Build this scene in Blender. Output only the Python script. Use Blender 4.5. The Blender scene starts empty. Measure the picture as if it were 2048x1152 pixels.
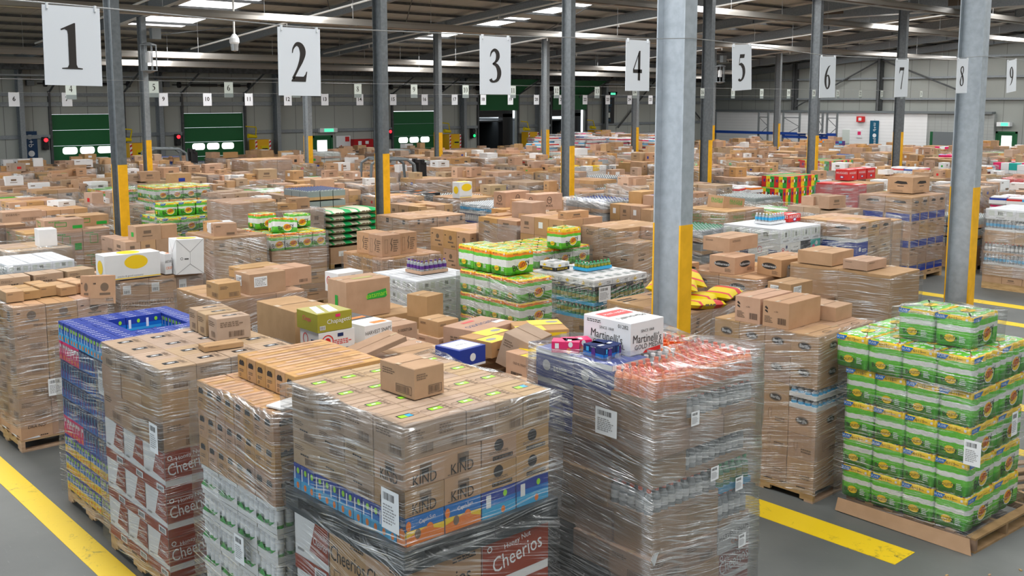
import bpy, math, random
from mathutils import Vector, Matrix, noise
R = math.radians
random.seed(7)
sc = bpy.context.scene
col = sc.collection
# ------------------------------------------------------------------ camera
cd = bpy.data.cameras.new('camera'); cam = bpy.data.objects.new('camera', cd); col.objects.link(cam)
cam.location = (0, 0, 4.0)
hd, pt = R(48.1), math.atan(268 / 2025)
fwd = Vector((math.cos(hd) * math.cos(pt), math.sin(hd) * math.cos(pt), -math.sin(pt)))
cam.rotation_euler = fwd.to_track_quat('-Z', 'Y').to_euler()
cd.sensor_width = 36; cd.lens = 36 * 2025 / 2048; cd.shift_y = -107 / 2048
cd.clip_end = 400
sc.camera = cam
# ------------------------------------------------------------------ light
w = bpy.data.worlds.new('world'); sc.world = w; w.use_nodes = True
bg = w.node_tree.nodes['Background']; bg.inputs[0].default_value = (.86, .94, 1, 1); bg.inputs[1].default_value = 2.0
def area(name, loc, sx, sy, power, rot=(0, 0, 0), colr=(1, .985, .96)):
    l = bpy.data.lights.new(name, 'AREA'); l.shape = 'RECTANGLE'; l.size = sx; l.size_y = sy; l.energy = power; l.color = colr
    o = bpy.data.objects.new(name, l); col.objects.link(o); o.location = loc; o.rotation_euler = rot; return o
def roofz(y): return 5.9 + .088 * (46 - y)
SKY_X = (3.8, 15.8, 27.9, 39.9, 51.9, 58.4)  # last strip is invented, to brighten the white brick wall
for x in SKY_X:                      # daylight through the roof lights, plus the added end strip as fill
    for (y0, y1) in ((-8, 10), (12, 25), (26, 40)):
        ym = (y0 + y1) / 2
        area('skylight_daylight', (x, ym, roofz(ym) - .55), 2.0, y1 - y0, (50 if y0 < 20 else 40) * ((.35 if y0 > 20 else .1) if x > 55 else 1) * (y1 - y0) , (math.atan(-.088), 0, 0))
sc.view_settings.view_transform = 'Standard'; sc.view_settings.look = 'None'
sc.view_settings.exposure = 0.18; sc.view_settings.gamma = 1; sc.view_settings.use_curve_mapping = False
sc.cycles.transparent_max_bounces = 18; sc.cycles.max_bounces = 5; sc.cycles.glossy_bounces = 3
sc.cycles.diffuse_bounces = 3; sc.cycles.sample_clamp_indirect = 4; sc.cycles.use_denoising = True; sc.cycles.adaptive_threshold = .025; sc.cycles.caustics_reflective = False
# ------------------------------------------------------------------ materials
M = {}
def nt(name):
    m = bpy.data.materials.new(name); m.use_nodes = True; n = m.node_tree
    return m, n, n.nodes['Principled BSDF']
def flat(name, c, rough=.6, metal=0, spec=.3, emit=0):
    if name in M: return M[name]
    m, n, b = nt(name); b.inputs['Base Color'].default_value = (*c, 1); b.inputs['Roughness'].default_value = rough
    b.inputs['Metallic'].default_value = metal; b.inputs['Specular IOR Level'].default_value = spec
    if emit: b.inputs['Emission Color'].default_value = (*c, 1); b.inputs['Emission Strength'].default_value = emit
    m.diffuse_color = (*c, 1); M[name] = m; return m
def N(n, t, **k):
    x = n.nodes.new(t)
    for a, v in k.items(): setattr(x, a, v)
    return x
def mottled(name, c1, c2, scale=3, rough=.7, metal=0, bump=0, rnd=0, stretch=(1, 1, 1), detail=4, lo=.35, hi=.65, spec=.3):
    m, n, b = nt(name); L = n.links.new
    tc = N(n, 'ShaderNodeTexCoord'); mp = N(n, 'ShaderNodeMapping'); mp.inputs['Scale'].default_value = stretch
    L(tc.outputs['Object'], mp.inputs[0])
    no = N(n, 'ShaderNodeTexNoise'); no.inputs['Scale'].default_value = scale; no.inputs['Detail'].default_value = detail
    L(mp.outputs[0], no.inputs['Vector'])
    cr = N(n, 'ShaderNodeValToRGB'); cr.color_ramp.elements[0].position = lo; cr.color_ramp.elements[1].position = hi
    cr.color_ramp.elements[0].color = (*c1, 1); cr.color_ramp.elements[1].color = (*c2, 1); L(no.outputs[0], cr.inputs[0])
    out = cr.outputs[0]
    if rnd:
        oi = N(n, 'ShaderNodeObjectInfo'); ge = N(n, 'ShaderNodeNewGeometry'); ad = N(n, 'ShaderNodeMath', operation='ADD')
        L(oi.outputs['Random'], ad.inputs[0]); L(ge.outputs['Random Per Island'], ad.inputs[1])
        fr = N(n, 'ShaderNodeMath', operation='FRACT'); L(ad.outputs[0], fr.inputs[0])
        mr = N(n, 'ShaderNodeMapRange'); mr.inputs[3].default_value = 1 - rnd; mr.inputs[4].default_value = 1 + rnd * .7; L(fr.outputs[0], mr.inputs[0])
        m2 = N(n, 'ShaderNodeMath', operation='MULTIPLY'); m2.inputs[1].default_value = 7.31; L(fr.outputs[0], m2.inputs[0])
        f2 = N(n, 'ShaderNodeMath', operation='FRACT'); L(m2.outputs[0], f2.inputs[0])
        hs = N(n, 'ShaderNodeHueSaturation'); mh = N(n, 'ShaderNodeMapRange'); mh.inputs[3].default_value = .49; mh.inputs[4].default_value = .51
        ms = N(n, 'ShaderNodeMapRange'); ms.inputs[3].default_value = .85; ms.inputs[4].default_value = 1.2
        L(f2.outputs[0], mh.inputs[0]); L(f2.outputs[0], ms.inputs[0]); L(mh.outputs[0], hs.inputs['Hue']); L(ms.outputs[0], hs.inputs['Saturation']); L(mr.outputs[0], hs.inputs['Value'])
        L(out, hs.inputs['Color']); out = hs.outputs[0]
    L(out, b.inputs['Base Color']); b.inputs['Roughness'].default_value = rough; b.inputs['Metallic'].default_value = metal
    b.inputs['Specular IOR Level'].default_value = spec
    if bump:
        bp = N(n, 'ShaderNodeBump'); bp.inputs['Strength'].default_value = bump; bp.inputs['Distance'].default_value = .02
        L(no.outputs[0], bp.inputs['Height']); L(bp.outputs[0], b.inputs['Normal'])
    M[name] = m; return m
mottled('card', (.44, .280, .168), (.50, .322, .20), 5, .75, rnd=.13)
mottled('card_orange', (.50, .295, .165), (.55, .335, .195), 5, .75, rnd=.10)
mottled('card_grey', (.41, .295, .205), (.46, .335, .235), 5, .75, rnd=.08)
mottled('card_stain', (.56, .355, .215), (.42, .25, .145), 9, .75, rnd=.06, stretch=(1, .35, 1), lo=.42, hi=.62)
mottled('card_white', (.72, .73, .74), (.78, .78, .79), 3, .6, rnd=.04)
mottled('wood', (.42, .27, .15), (.56, .38, .22), 6, .8, rnd=.15, stretch=(1, 1, 5))
mottled('wood_dark', (.22, .14, .08), (.34, .22, .13), 6, .85, rnd=.15)
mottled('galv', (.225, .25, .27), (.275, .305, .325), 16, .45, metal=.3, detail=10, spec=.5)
mottled('galv_light', (.34, .38, .42), (.41, .455, .50), 14, .42, metal=.15, detail=10, spec=.5); mottled('galv_dark', (.115, .13, .142), (.155, .175, .19), 12, .4, metal=.2, detail=8, spec=.5)  # lit near columns and shaded middle row, painted as tones of one steel
mottled('steel_dark', (.075, .082, .085), (.11, .115, .12), 5, .6, metal=.2)
mottled('yellow_paint', (.78, .40, .01), (.90, .47, .015), 8, .5)
mottled('film_dark', (.03, .035, .04), (.07, .08, .085), 6, .3)
flat('ink', (.035, .03, .028), .7); flat('seam', (.20, .12, .065), .8); flat('tape', (.50, .36, .22), .35, spec=.5)
flat('white', (.82, .83, .84), .5); flat('label', (.80, .82, .84), .5); flat('grey_print', (.30, .30, .31), .6)
flat('brown_ink', (.19, .13, .09), .7); flat('red', (.62, .03, .03), .45); flat('cereal_red', (.30, .055, .028), .5); flat('blue', (.02, .05, .33), .4)
flat('bright_blue', (.01, .17, .55), .4); flat('sky_blue', (.05, .40, .72), .4); flat('green', (.03, .36, .05), .5); flat('lime', (.32, .72, .04), .45)
flat('yellow', (.88, .60, .02), .45); flat('orange', (.85, .22, .02), .45); flat('pink', (.75, .03, .15), .45); flat('teal', (.02, .40, .36), .4)
flat('navy', (.015, .03, .12), .45); flat('cap_green', (.02, .40, .12), .35); flat('cap_orange', (.90, .13, .03), .35); flat('black', (.02, .02, .022), .4)
flat('olive', (.36, .33, .04), .35); flat('purple', (.10, .03, .22), .4); flat('wire', (.35, .36, .37), .4, .6)
def transl(name, c, alpha, rough=.15):
    m, n, b = nt(name); b.inputs['Base Color'].default_value = (*c, 1); b.inputs['Alpha'].default_value = alpha
    b.inputs['Roughness'].default_value = rough; b.inputs['Specular IOR Level'].default_value = .8; M[name] = m
transl('pet_clear', (.38, .43, .46), .7); transl('pet_green', (.05, .28, .12), .9); transl('pet_orange', (.90, .28, .08), .92); transl('pet_white', (.8, .82, .85), .9)
def film(name, strength, base, glint_haze):
    """clear stretch film: transparent, with creases that bend reflections and whiten where the film bunches"""
    m = bpy.data.materials.new(name); m.use_nodes = True; n = m.node_tree; n.nodes.clear(); L = n.links.new
    tc = N(n, 'ShaderNodeTexCoord'); oi = N(n, 'ShaderNodeObjectInfo')
    # film is pulled round the load: creases run round it, sagging a little
    no1 = N(n, 'ShaderNodeTexNoise'); no1.inputs['Scale'].default_value = .9; L(tc.outputs['Object'], no1.inputs['Vector'])
    sx = N(n, 'ShaderNodeSeparateXYZ'); L(tc.outputs['Object'], sx.inputs[0])
    sag = N(n, 'ShaderNodeMath', operation='MULTIPLY_ADD'); sag.inputs[1].default_value = .16; L(no1.outputs[0], sag.inputs[0]); L(sx.outputs[2], sag.inputs[2])
    tl = N(n, 'ShaderNodeMath', operation='MULTIPLY_ADD'); tl.inputs[1].default_value = .16; rn = N(n, 'ShaderNodeMapRange'); rn.inputs[3].default_value = -.30; rn.inputs[4].default_value = .34; L(oi.outputs['Random'], rn.inputs[0]); L(rn.outputs[0], tl.inputs[1]); L(sx.outputs[0], tl.inputs[0]); L(sag.outputs[0], tl.inputs[2])
    t2 = N(n, 'ShaderNodeMath', operation='MULTIPLY_ADD'); t2.inputs[1].default_value = .10; r4 = N(n, 'ShaderNodeMapRange'); r4.inputs[3].default_value = .34; r4.inputs[4].default_value = -.22; L(oi.outputs['Random'], r4.inputs[0]); L(r4.outputs[0], t2.inputs[1]); L(sx.outputs[1], t2.inputs[0]); L(tl.outputs[0], t2.inputs[2])
    cx = N(n, 'ShaderNodeCombineXYZ')
    L(sx.outputs[0], cx.inputs[0]); L(sx.outputs[1], cx.inputs[1]); L(t2.outputs[0], cx.inputs[2])
    mp = N(n, 'ShaderNodeMapping'); mp.inputs['Scale'].default_value = (1.5, 1.5, 75); L(cx.outputs[0], mp.inputs[0])
    st = N(n, 'ShaderNodeTexNoise'); st.inputs['Scale'].default_value = 1; st.inputs['Detail'].default_value = 3; st.inputs['Roughness'].default_value = .6; L(mp.outputs[0], st.inputs['Vector'])
    big = N(n, 'ShaderNodeTexNoise'); big.inputs['Scale'].default_value = 2.3; big.inputs['Detail'].default_value = 2; L(cx.outputs[0], big.inputs['Vector'])
    r1 = N(n, 'ShaderNodeMapRange'); r1.inputs[1].default_value = .50; r1.inputs[2].default_value = .68; L(st.outputs[0], r1.inputs[0])
    r2 = N(n, 'ShaderNodeMapRange'); r2.inputs[1].default_value = .34; r2.inputs[2].default_value = .62; L(big.outputs[0], r2.inputs[0])
    mu = N(n, 'ShaderNodeMath', operation='MULTIPLY'); L(r1.outputs[0], mu.inputs[0]); L(r2.outputs[0], mu.inputs[1])
    fac = N(n, 'ShaderNodeMath', operation='MULTIPLY_ADD'); fac.inputs[1].default_value = strength; fac.inputs[2].default_value = base; L(mu.outputs[0], fac.inputs[0])
    bp = N(n, 'ShaderNodeBump'); bp.inputs['Strength'].default_value = .9; bp.inputs['Distance'].default_value = .02; L(st.outputs[0], bp.inputs['Height'])
    gl = N(n, 'ShaderNodeBsdfGlossy'); gl.inputs['Roughness'].default_value = .16; gl.inputs['Color'].default_value = (.95, .97, 1, 1); L(bp.outputs[0], gl.inputs['Normal'])
    df = N(n, 'ShaderNodeBsdfDiffuse'); df.inputs['Color'].default_value = (.86, .89, .92, 1)  # white along the creases: hazy bunched film, and glints painted as colour
    mixs = N(n, 'ShaderNodeMixShader'); mixs.inputs[0].default_value = glint_haze; L(gl.outputs[0], mixs.inputs[1]); L(df.outputs[0], mixs.inputs[2])
    tr = N(n, 'ShaderNodeBsdfTransparent'); tr.inputs[0].default_value = (.87, .87, .865, 1)
    mx = N(n, 'ShaderNodeMixShader'); L(fac.outputs[0], mx.inputs[0]); L(tr.outputs[0], mx.inputs[1]); L(mixs.outputs[0], mx.inputs[2])
    o = N(n, 'ShaderNodeOutputMaterial'); L(mx.outputs[0], o.inputs[0]); M[name] = m
film('film', .95, .07, .42); film('film_heavy', .95, .14, .32); film('film_light', .70, .04, .45)
def towel(name, stops, top):
    m, n, b = nt(name); L = n.links.new; tc = N(n, 'ShaderNodeTexCoord'); sx = N(n, 'ShaderNodeSeparateXYZ'); L(tc.outputs['Object'], sx.inputs[0])
    no = N(n, 'ShaderNodeTexNoise'); no.inputs['Scale'].default_value = 9; L(tc.outputs['Object'], no.inputs['Vector'])
    a = N(n, 'ShaderNodeMath', operation='MULTIPLY_ADD'); a.inputs[1].default_value = .10; a.inputs[2].default_value = -.05; L(no.outputs[0], a.inputs[0])
    z = N(n, 'ShaderNodeMath', operation='MULTIPLY_ADD'); z.inputs[1].default_value = 1 / .32; L(sx.outputs[2], z.inputs[0]); L(a.outputs[0], z.inputs[2])
    cr = N(n, 'ShaderNodeValToRGB'); cr.color_ramp.interpolation = 'CONSTANT'; e = cr.color_ramp.elements
    e[0].position = 0; e[0].color = (*stops[0][1], 1); e[1].position = stops[1][0]; e[1].color = (*stops[1][1], 1)
    for p, c in stops[2:]: q = e.new(p); q.color = (*c, 1)
    L(z.outputs[0], cr.inputs[0])
    n2 = N(n, 'ShaderNodeTexNoise'); n2.inputs['Scale'].default_value = 7; n2.inputs['Distortion'].default_value = 1.2; L(tc.outputs['Object'], n2.inputs['Vector'])
    c2 = N(n, 'ShaderNodeValToRGB'); c2.color_ramp.interpolation = 'CONSTANT'; e = c2.color_ramp.elements
    e[0].color = (*top[0][1], 1); e[1].position = top[1][0]; e[1].color = (*top[1][1], 1)
    for p, c in top[2:]: q = e.new(p); q.color = (*c, 1)
    L(n2.outputs[0], c2.inputs[0])
    ge = N(n, 'ShaderNodeNewGeometry'); sn = N(n, 'ShaderNodeSeparateXYZ'); L(ge.outputs['Normal'], sn.inputs[0])
    gt = N(n, 'ShaderNodeMath', operation='GREATER_THAN'); gt.inputs[1].default_value = .75; L(sn.outputs[2], gt.inputs[0])
    mx = N(n, 'ShaderNodeMix', data_type='RGBA'); L(gt.outputs[0], mx.inputs[0]); L(cr.outputs[0], mx.inputs[6]); L(c2.outputs[0], mx.inputs[7])
    n3 = N(n, 'ShaderNodeTexNoise'); n3.inputs['Scale'].default_value = 28; L(tc.outputs['Object'], n3.inputs['Vector'])
    bp = N(n, 'ShaderNodeBump'); bp.inputs['Strength'].default_value = .5; bp.inputs['Distance'].default_value = .012; L(n3.outputs[0], bp.inputs['Height']); L(bp.outputs[0], b.inputs['Normal'])
    L(mx.outputs[2], b.inputs['Base Color']); b.inputs['Roughness'].default_value = .28; M[name] = m
G1, G2, WH, YE, OR, BL = (.07, .40, .03), (.13, .55, .04), (.78, .80, .78), (.90, .60, .015), (.88, .25, .015), (.02, .25, .62)
towel('towel_green', [(0, G1), (.30, G2), (.47, WH), (.62, G2), (.80, YE), (.985, OR)], [(0, G2), (.50, WH), (.56, BL), (.60, YE), (.64, G1)])
towel('towel_orange', [(0, G1), (.12, G2), (.36, WH), (.66, G2), (.80, OR), (.92, YE)], [(0, YE), (.40, G2), (.52, WH), (.58, OR)])
towel('towel_white', [(0, G2), (.16, WH), (.55, WH), (.62, G2), (.78, YE), (.86, OR)], [(0, YE), (.40, G2), (.50, WH)])
towel('towel_blue', [(0, WH), (.30, WH), (.52, YE), (.62, WH), (.75, BL), (.90, YE)], [(0, YE), (.45, WH), (.55, BL)])
# ------------------------------------------------------------------ mesh building
class MB:
    def __init__(s): s.v = []; s.f = []; s.m = []; s.mats = []
    def mi(s, name):
        if name not in s.mats: s.mats.append(name)
        return s.mats.index(name)
    def add(s, vs, fs, mat, T=None):
        b = len(s.v); k = s.mi(mat)
        s.v += [tuple(T @ Vector(v)) for v in vs] if T is not None else [tuple(v) for v in vs]
        s.f += [tuple(i + b for i in f) for f in fs]; s.m += [k] * len(fs)
    def box(s, x0, y0, z0, x1, y1, z1, mat, T=None, bottom=True):
        vs = [(x0, y0, z0), (x1, y0, z0), (x1, y1, z0), (x0, y1, z0), (x0, y0, z1), (x1, y0, z1), (x1, y1, z1), (x0, y1, z1)]
        fs = [(4, 5, 6, 7), (0, 1, 5, 4), (1, 2, 6, 5), (2, 3, 7, 6), (3, 0, 4, 7)]
        if bottom: fs.append((3, 2, 1, 0))
        s.add(vs, fs, mat, T)
    def bar(s, a, b, r, mat, n=8, r2=None):
        a, b = Vector(a), Vector(b); d = (b - a).normalized()
        u = d.cross(Vector((0, 0, 1)) if abs(d.z) < .9 else Vector((1, 0, 0))).normalized(); v = d.cross(u); r2 = r if r2 is None else r2
        vs = []
        for k in range(n):
            t = 2 * math.pi * (k + .5) / n; c = u * math.cos(t) + v * math.sin(t); vs += [a + c * r, b + c * r2]
        fs = [(2 * k, 2 * ((k + 1) % n), 2 * ((k + 1) % n) + 1, 2 * k + 1) for k in range(n)]
        fs += [tuple(2 * k for k in range(n))[::-1], tuple(2 * k + 1 for k in range(n))]
        s.add(vs, fs, mat)
    def lathe(s, c, prof, mat, n=10, mats=None):
        cx, cy, cz = c
        for k in range(len(prof) - 1):
            (r0, z0), (r1, z1) = prof[k], prof[k + 1]; vs = []
            for j in range(n):
                t = 2 * math.pi * j / n; vs += [(cx + r0 * math.cos(t), cy + r0 * math.sin(t), cz + z0), (cx + r1 * math.cos(t), cy + r1 * math.sin(t), cz + z1)]
            s.add(vs, [(2 * j, 2 * ((j + 1) % n), 2 * ((j + 1) % n) + 1, 2 * j + 1) for j in range(n)], mats[k] if mats else mat)
    def mesh(s, name, smooth=False, bevel=False):
        me = bpy.data.meshes.new(name); me.from_pydata(s.v, [], s.f)
        for k in s.mats: me.materials.append(M[k])
        me.polygons.foreach_set('material_index', s.m)
        if smooth: me.polygons.foreach_set('use_smooth', [True] * len(s.f))
        me.update(); return me
    def obj(s, name, parent=None, smooth=False, **k): return link(name, s.mesh(name, smooth), parent, **k)
def tag(o, label=None, cat=None, group=None, kind=None):
    if label: o['label'] = label
    if cat: o['category'] = cat
    if group: o['group'] = group
    if kind: o['kind'] = kind
    return o
def link(name, me, parent=None, loc=(0, 0, 0), rz=0, label=None, cat=None, group=None, kind=None):
    o = bpy.data.objects.new(name, me); col.objects.link(o); o.location = loc
    o.rotation_euler = (0, 0, rz) if not isinstance(rz, tuple) else rz
    if parent: o.parent = parent
    return tag(o, label, cat, group, kind)
def empty(name, loc, rz=0, **k):
    o = link(name, None, None, loc, rz, **k); o.empty_display_size = .1; return o
def dup(root, loc, rz=0, label=None, group=None):
    r = root.copy(); col.objects.link(r); r.location = loc; r.rotation_euler = (0, 0, rz) if not isinstance(rz, tuple) else rz
    if label: r['label'] = label
    if group: r['group'] = group
    for ch in list(root.children):
        c = ch.copy(); col.objects.link(c); c.parent = r
        for g in ch.children: d = g.copy(); col.objects.link(d); d.parent = c
    return r
_tx = {}
def text_geo(t, bold=0):
    """flat triangles of a word, 1 unit cap height, origin left baseline"""
    if (t, bold) in _tx: return _tx[(t, bold)]
    c = bpy.data.curves.new('t', 'FONT'); c.body = t; c.size = 1; c.resolution_u = 2; c.fill_mode = 'FRONT'; c.offset = bold
    o = bpy.data.objects.new('t', c); col.objects.link(o)
    me = bpy.data.meshes.new_from_object(o.evaluated_get(bpy.context.evaluated_depsgraph_get()))
    vs = [v.co.copy() for v in me.vertices]; fs = [tuple(p.vertices) for p in me.polygons]
    x0 = min(v.x for v in vs); x1 = max(v.x for v in vs); y0 = min(v.y for v in vs); y1 = max(v.y for v in vs)
    vs = [((v.x - x0), (v.y - y0), 0) for v in vs]
    _tx[(t, bold)] = (vs, fs, x1 - x0, y1 - y0)
    bpy.data.objects.remove(o); bpy.data.curves.remove(c); bpy.data.meshes.remove(me); return _tx[(t, bold)]
# serif numerals drawn as strokes of changing width
DIG = {
 '1': ([[(0, .86), (.01, .83), (.09, .86), (.15, .83), (.165, .75), (.165, .1), (.13, .035), (0, .022), (0, 0), (.48, 0), (.48, .022), (.37, .035), (.34, .1), (.34, 1), (.31, 1)]], []),
 '2': ([[(0, 0), (0, .03), (.06, .10), (.10, .13), (.38, .13), (.44, .19), (.47, .26), (.50, .26), (.45, 0)]], [[(.04, .72, .02), (.07, .84, .04), (.18, .95, .075), (.31, .9, .13), (.37, .75, .15), (.32, .55, .11), (.2, .32, .06), (.05, .08, .06)]]),
 '3': ([], [[(.04, .76, .02), (.09, .89, .05), (.22, .96, .07), (.34, .88, .12), (.36, .75, .13), (.28, .62, .07), (.14, .545, .03)], [(.14, .545, .03), (.3, .51, .09), (.40, .38, .14), (.42, .23, .14), (.34, .08, .09), (.18, .02, .05), (.08, .05, .08), (.05, .10, .10)]]),
 '4': ([[(.27, 0), (.40, 0), (.40, 1), (.33, 1), (.27, .9)], [(0, .25), (.5, .25), (.5, .37), (0, .37)], [(0, .37), (0, .30), (.04, .34), (.30, .86), (.36, 1), (.33, 1)]], []),
 '5': ([[(.13, 1), (.46, 1), (.41, .86), (.11, .86)], [(.13, 1), (.15, .95), (.075, .60), (.04, .60)]], [[(.04, .61, .02), (.2, .62, .10), (.35, .5, .15), (.39, .32, .15), (.32, .12, .10), (.17, .02, .06), (.07, .04, .09), (.04, .08, .09)]]),
 '6': ([], [[(.46, .985, .015), (.3, .9, .06), (.15, .7, .11), (.08, .45, .14), (.10, .2, .12), (.22, .025, .05), (.36, .1, .10), (.41, .28, .13), (.36, .48, .10), (.26, .57, .05), (.13, .5, .03)]]),
 '7': ([[(.03, 1), (.48, 1), (.48, .96), (.45, .86), (.10, .86), (.03, .72), (0, .73)]], [[(.45, .96, .05), (.34, .55, .05), (.22, 0, .07)]]),
 '8': ([], [[(.24, .97, .04), (.1, .88, .09), (.08, .75, .10), (.2, .6, .10), (.34, .42, .13), (.40, .22, .11), (.34, .07, .07), (.22, .02, .04), (.08, .1, .09), (.06, .25, .10), (.14, .42, .06), (.3, .6, .05), (.38, .78, .09), (.34, .92, .07), (.24, .97, .04)]]),
 '0': ([], [[(.24, .98, .04), (.1, .85, .09), (.05, .5, .12), (.1, .15, .09), (.24, .02, .04), (.38, .15, .09), (.43, .5, .12), (.38, .85, .09), (.24, .98, .04)]])}
def digit_geo(ch):
    rot = ch == '9'; polys, strokes = DIG['6' if rot else ch]; vs, fs = [], []
    for p in polys: b = len(vs); vs += [(x, y, 0) for x, y in p]; fs.append(tuple(range(b, b + len(p)))[::-1])
    for s in strokes:
        P = []
        for i in range(len(s) - 1):
            p0, p1, p2, p3 = s[max(i - 1, 0)], s[i], s[i + 1], s[min(i + 2, len(s) - 1)]
            for k in range(6):
                t = k / 6; P.append(tuple(.5 * (2 * b + (c - a) * t + (2 * a - 5 * b + 4 * c - d) * t * t + (3 * b - a - 3 * c + d) * t ** 3) for a, b, c, d in zip(p0, p1, p2, p3)))
        P.append(s[-1]); b = len(vs)
        for i, (x, y, wd) in enumerate(P):
            q, r = P[max(i - 1, 0)], P[min(i + 1, len(P) - 1)]; dx, dy = r[0] - q[0], r[1] - q[1]; l = math.hypot(dx, dy) or 1
            wd *= 1.22; nx, ny = -dy / l * wd / 2, dx / l * wd / 2; vs += [(x + nx, y + ny, 0), (x - nx, y - ny, 0)]
        fs += [(b + 2 * i, b + 2 * i + 1, b + 2 * i + 3, b + 2 * i + 2) for i in range(len(P) - 1)]
    if rot: vs = [(.48 - x, 1 - y, 0) for x, y, _ in vs]
    return vs, fs, .5
def face_T(face, W, L, H, e=.0015):
    """matrix from face plane (u right, v up, metres) to carton space; carton is 0..W, 0..L, 0..H"""
    if face == 'F': return Matrix(((1, 0, 0, 0), (0, 0, -1, -e), (0, 1, 0, 0), (0, 0, 0, 1))), W, H
    if face == 'L': return Matrix(((0, 0, -1, -e), (-1, 0, 0, L), (0, 1, 0, 0), (0, 0, 0, 1))), L, H
    return Matrix(((1, 0, 0, 0), (0, 1, 0, 0), (0, 0, 1, H + e), (0, 0, 0, 1))), W, L
def prints(mb, W, L, H, items):
    lay = 0
    for it in items:
        faces, kind = it[0], it[1]; lay += 1
        for fc in faces:
            T, a, b = face_T(fc, W, L, H, .0012 + .0004 * lay); P = it[2:]
            if kind == 'rect':
                u0, v0, u1, v1, mt = P; mb.add([(u0 * a, v0 * b, 0), (u1 * a, v0 * b, 0), (u1 * a, v1 * b, 0), (u0 * a, v1 * b, 0)], [(0, 1, 2, 3)], mt, T)
            elif kind == 'poly':
                pts, mt = P; mb.add([(u * a, v * b, 0) for u, v in pts], [tuple(range(len(pts)))], mt, T)
            elif kind == 'frame':
                u0, v0, u1, v1, t, mt = P; u0, u1, v0, v1 = u0 * a, u1 * a, v0 * b, v1 * b
                for q in ((u0, v0, u1, v0 + t), (u0, v1 - t, u1, v1), (u0, v0, u0 + t, v1), (u1 - t, v0, u1, v1)):
                    mb.add([(q[0], q[1], 0), (q[2], q[1], 0), (q[2], q[3], 0), (q[0], q[3], 0)], [(0, 1, 2, 3)], mt, T)
            elif kind == 'bars':
                u0, v0, u1, v1, n, mt = P; rr = random.Random(n)
                for k in range(n):
                    w0 = u0 + (u1 - u0) * k / n; w1 = w0 + (u1 - u0) / n * rr.choice((.3, .5, .7))
                    mb.add([(w0 * a, v0 * b, 0), (w1 * a, v0 * b, 0), (w1 * a, v1 * b, 0), (w0 * a, v1 * b, 0)], [(0, 1, 2, 3)], mt, T)
            elif kind == 'lines':
                u0, v0, u1, v1, n, mt = P; rr = random.Random(n * 3)
                for k in range(n):
                    y0 = v0 + (v1 - v0) * k / n; x = u0; xe = u0 + (u1 - u0) * rr.uniform(.6, 1)
                    while x < xe:
                        x2 = min(xe, x + (u1 - u0) * rr.uniform(.08, .2)); h = (v1 - v0) / n * .5
                        mb.add([(x * a, y0 * b, 0), (x2 * a, y0 * b, 0), (x2 * a, (y0 + h) * b, 0), (x * a, (y0 + h) * b, 0)], [(0, 1, 2, 3)], mt, T); x = x2 + (u1 - u0) * .04
            elif kind == 'disc':
                u, v, ru, rv, mt = P; n = 20
                mb.add([(u * a + ru * math.cos(k * 2 * math.pi / n), v * b + rv * math.sin(k * 2 * math.pi / n), 0) for k in range(n)], [tuple(range(n))], mt, T)
            elif kind == 'ring':
                u, v, ru, rv, t, mt = P; n = 24; vs = []
                for k in range(n):
                    c, s_ = math.cos(k * 2 * math.pi / n), math.sin(k * 2 * math.pi / n); vs += [(u * a + ru * c, v * b + rv * s_, 0), (u * a + (ru - t) * c, v * b + (rv - t) * s_, 0)]
                mb.add(vs, [(2 * k, (2 * k + 2) % (2 * n), (2 * k + 3) % (2 * n), 2 * k + 1) for k in range(n)], mt, T)
            elif kind == 'text':
                s_, u, v, h, mt = P[:5]; rot = P[5] if len(P) > 5 else 0; cond = P[6] if len(P) > 6 else 1
                vs, fs, tw, th = text_geo(s_); k = h / th; mxw = a * .94
                kx = min(k * cond, mxw / tw) if abs(rot) < 60 else k * cond
                X = T @ Matrix.Translation((u * a, v * b, 0)) @ Matrix.Rotation(R(rot), 4, 'Z')
                mb.add([((x - tw / 2) * kx, (y - th / 2) * k, 0) for x, y, _ in vs], fs, mt, X)
# ------------------------------------------------------------------ floor
def floor_mat():
    m, n, b = nt('floor'); L = n.links.new; tc = N(n, 'ShaderNodeTexCoord')
    a = N(n, 'ShaderNodeTexNoise'); a.inputs['Scale'].default_value = .8; a.inputs['Detail'].default_value = 6; L(tc.outputs['Object'], a.inputs['Vector'])
    mp = N(n, 'ShaderNodeMapping'); mp.inputs['Scale'].default_value = (14, 1.6, 1); mp.inputs['Rotation'].default_value = (0, 0, .9); L(tc.outputs['Object'], mp.inputs[0])
    s = N(n, 'ShaderNodeTexNoise'); s.inputs['Scale'].default_value = 3; s.inputs['Detail'].default_value = 6; s.inputs['Roughness'].default_value = .75; L(mp.outputs[0], s.inputs['Vector'])
    c1 = N(n, 'ShaderNodeValToRGB'); c1.color_ramp.elements[0].position = .3; c1.color_ramp.elements[1].position = .7
    c1.color_ramp.elements[0].color = (.095, .105, .105, 1); c1.color_ramp.elements[1].color = (.155, .165, .16, 1); L(a.outputs[0], c1.inputs[0])
    c2 = N(n, 'ShaderNodeValToRGB'); c2.color_ramp.elements[0].position = .62; c2.color_ramp.elements[1].position = .74
    c2.color_ramp.elements[0].color = (0, 0, 0, 1); c2.color_ramp.elements[1].color = (.35, .35, .35, 1); L(s.outputs[0], c2.inputs[0])
    mx = N(n, 'ShaderNodeMix', data_type='RGBA'); mx.inputs[7].default_value = (.42, .44, .43, 1); L(c2.outputs[0], mx.inputs[0]); L(c1.outputs[0], mx.inputs[6])
    L(mx.outputs[2], b.inputs['Base Color']); b.inputs['Roughness'].default_value = .55; M['floor'] = m
floor_mat()
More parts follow.
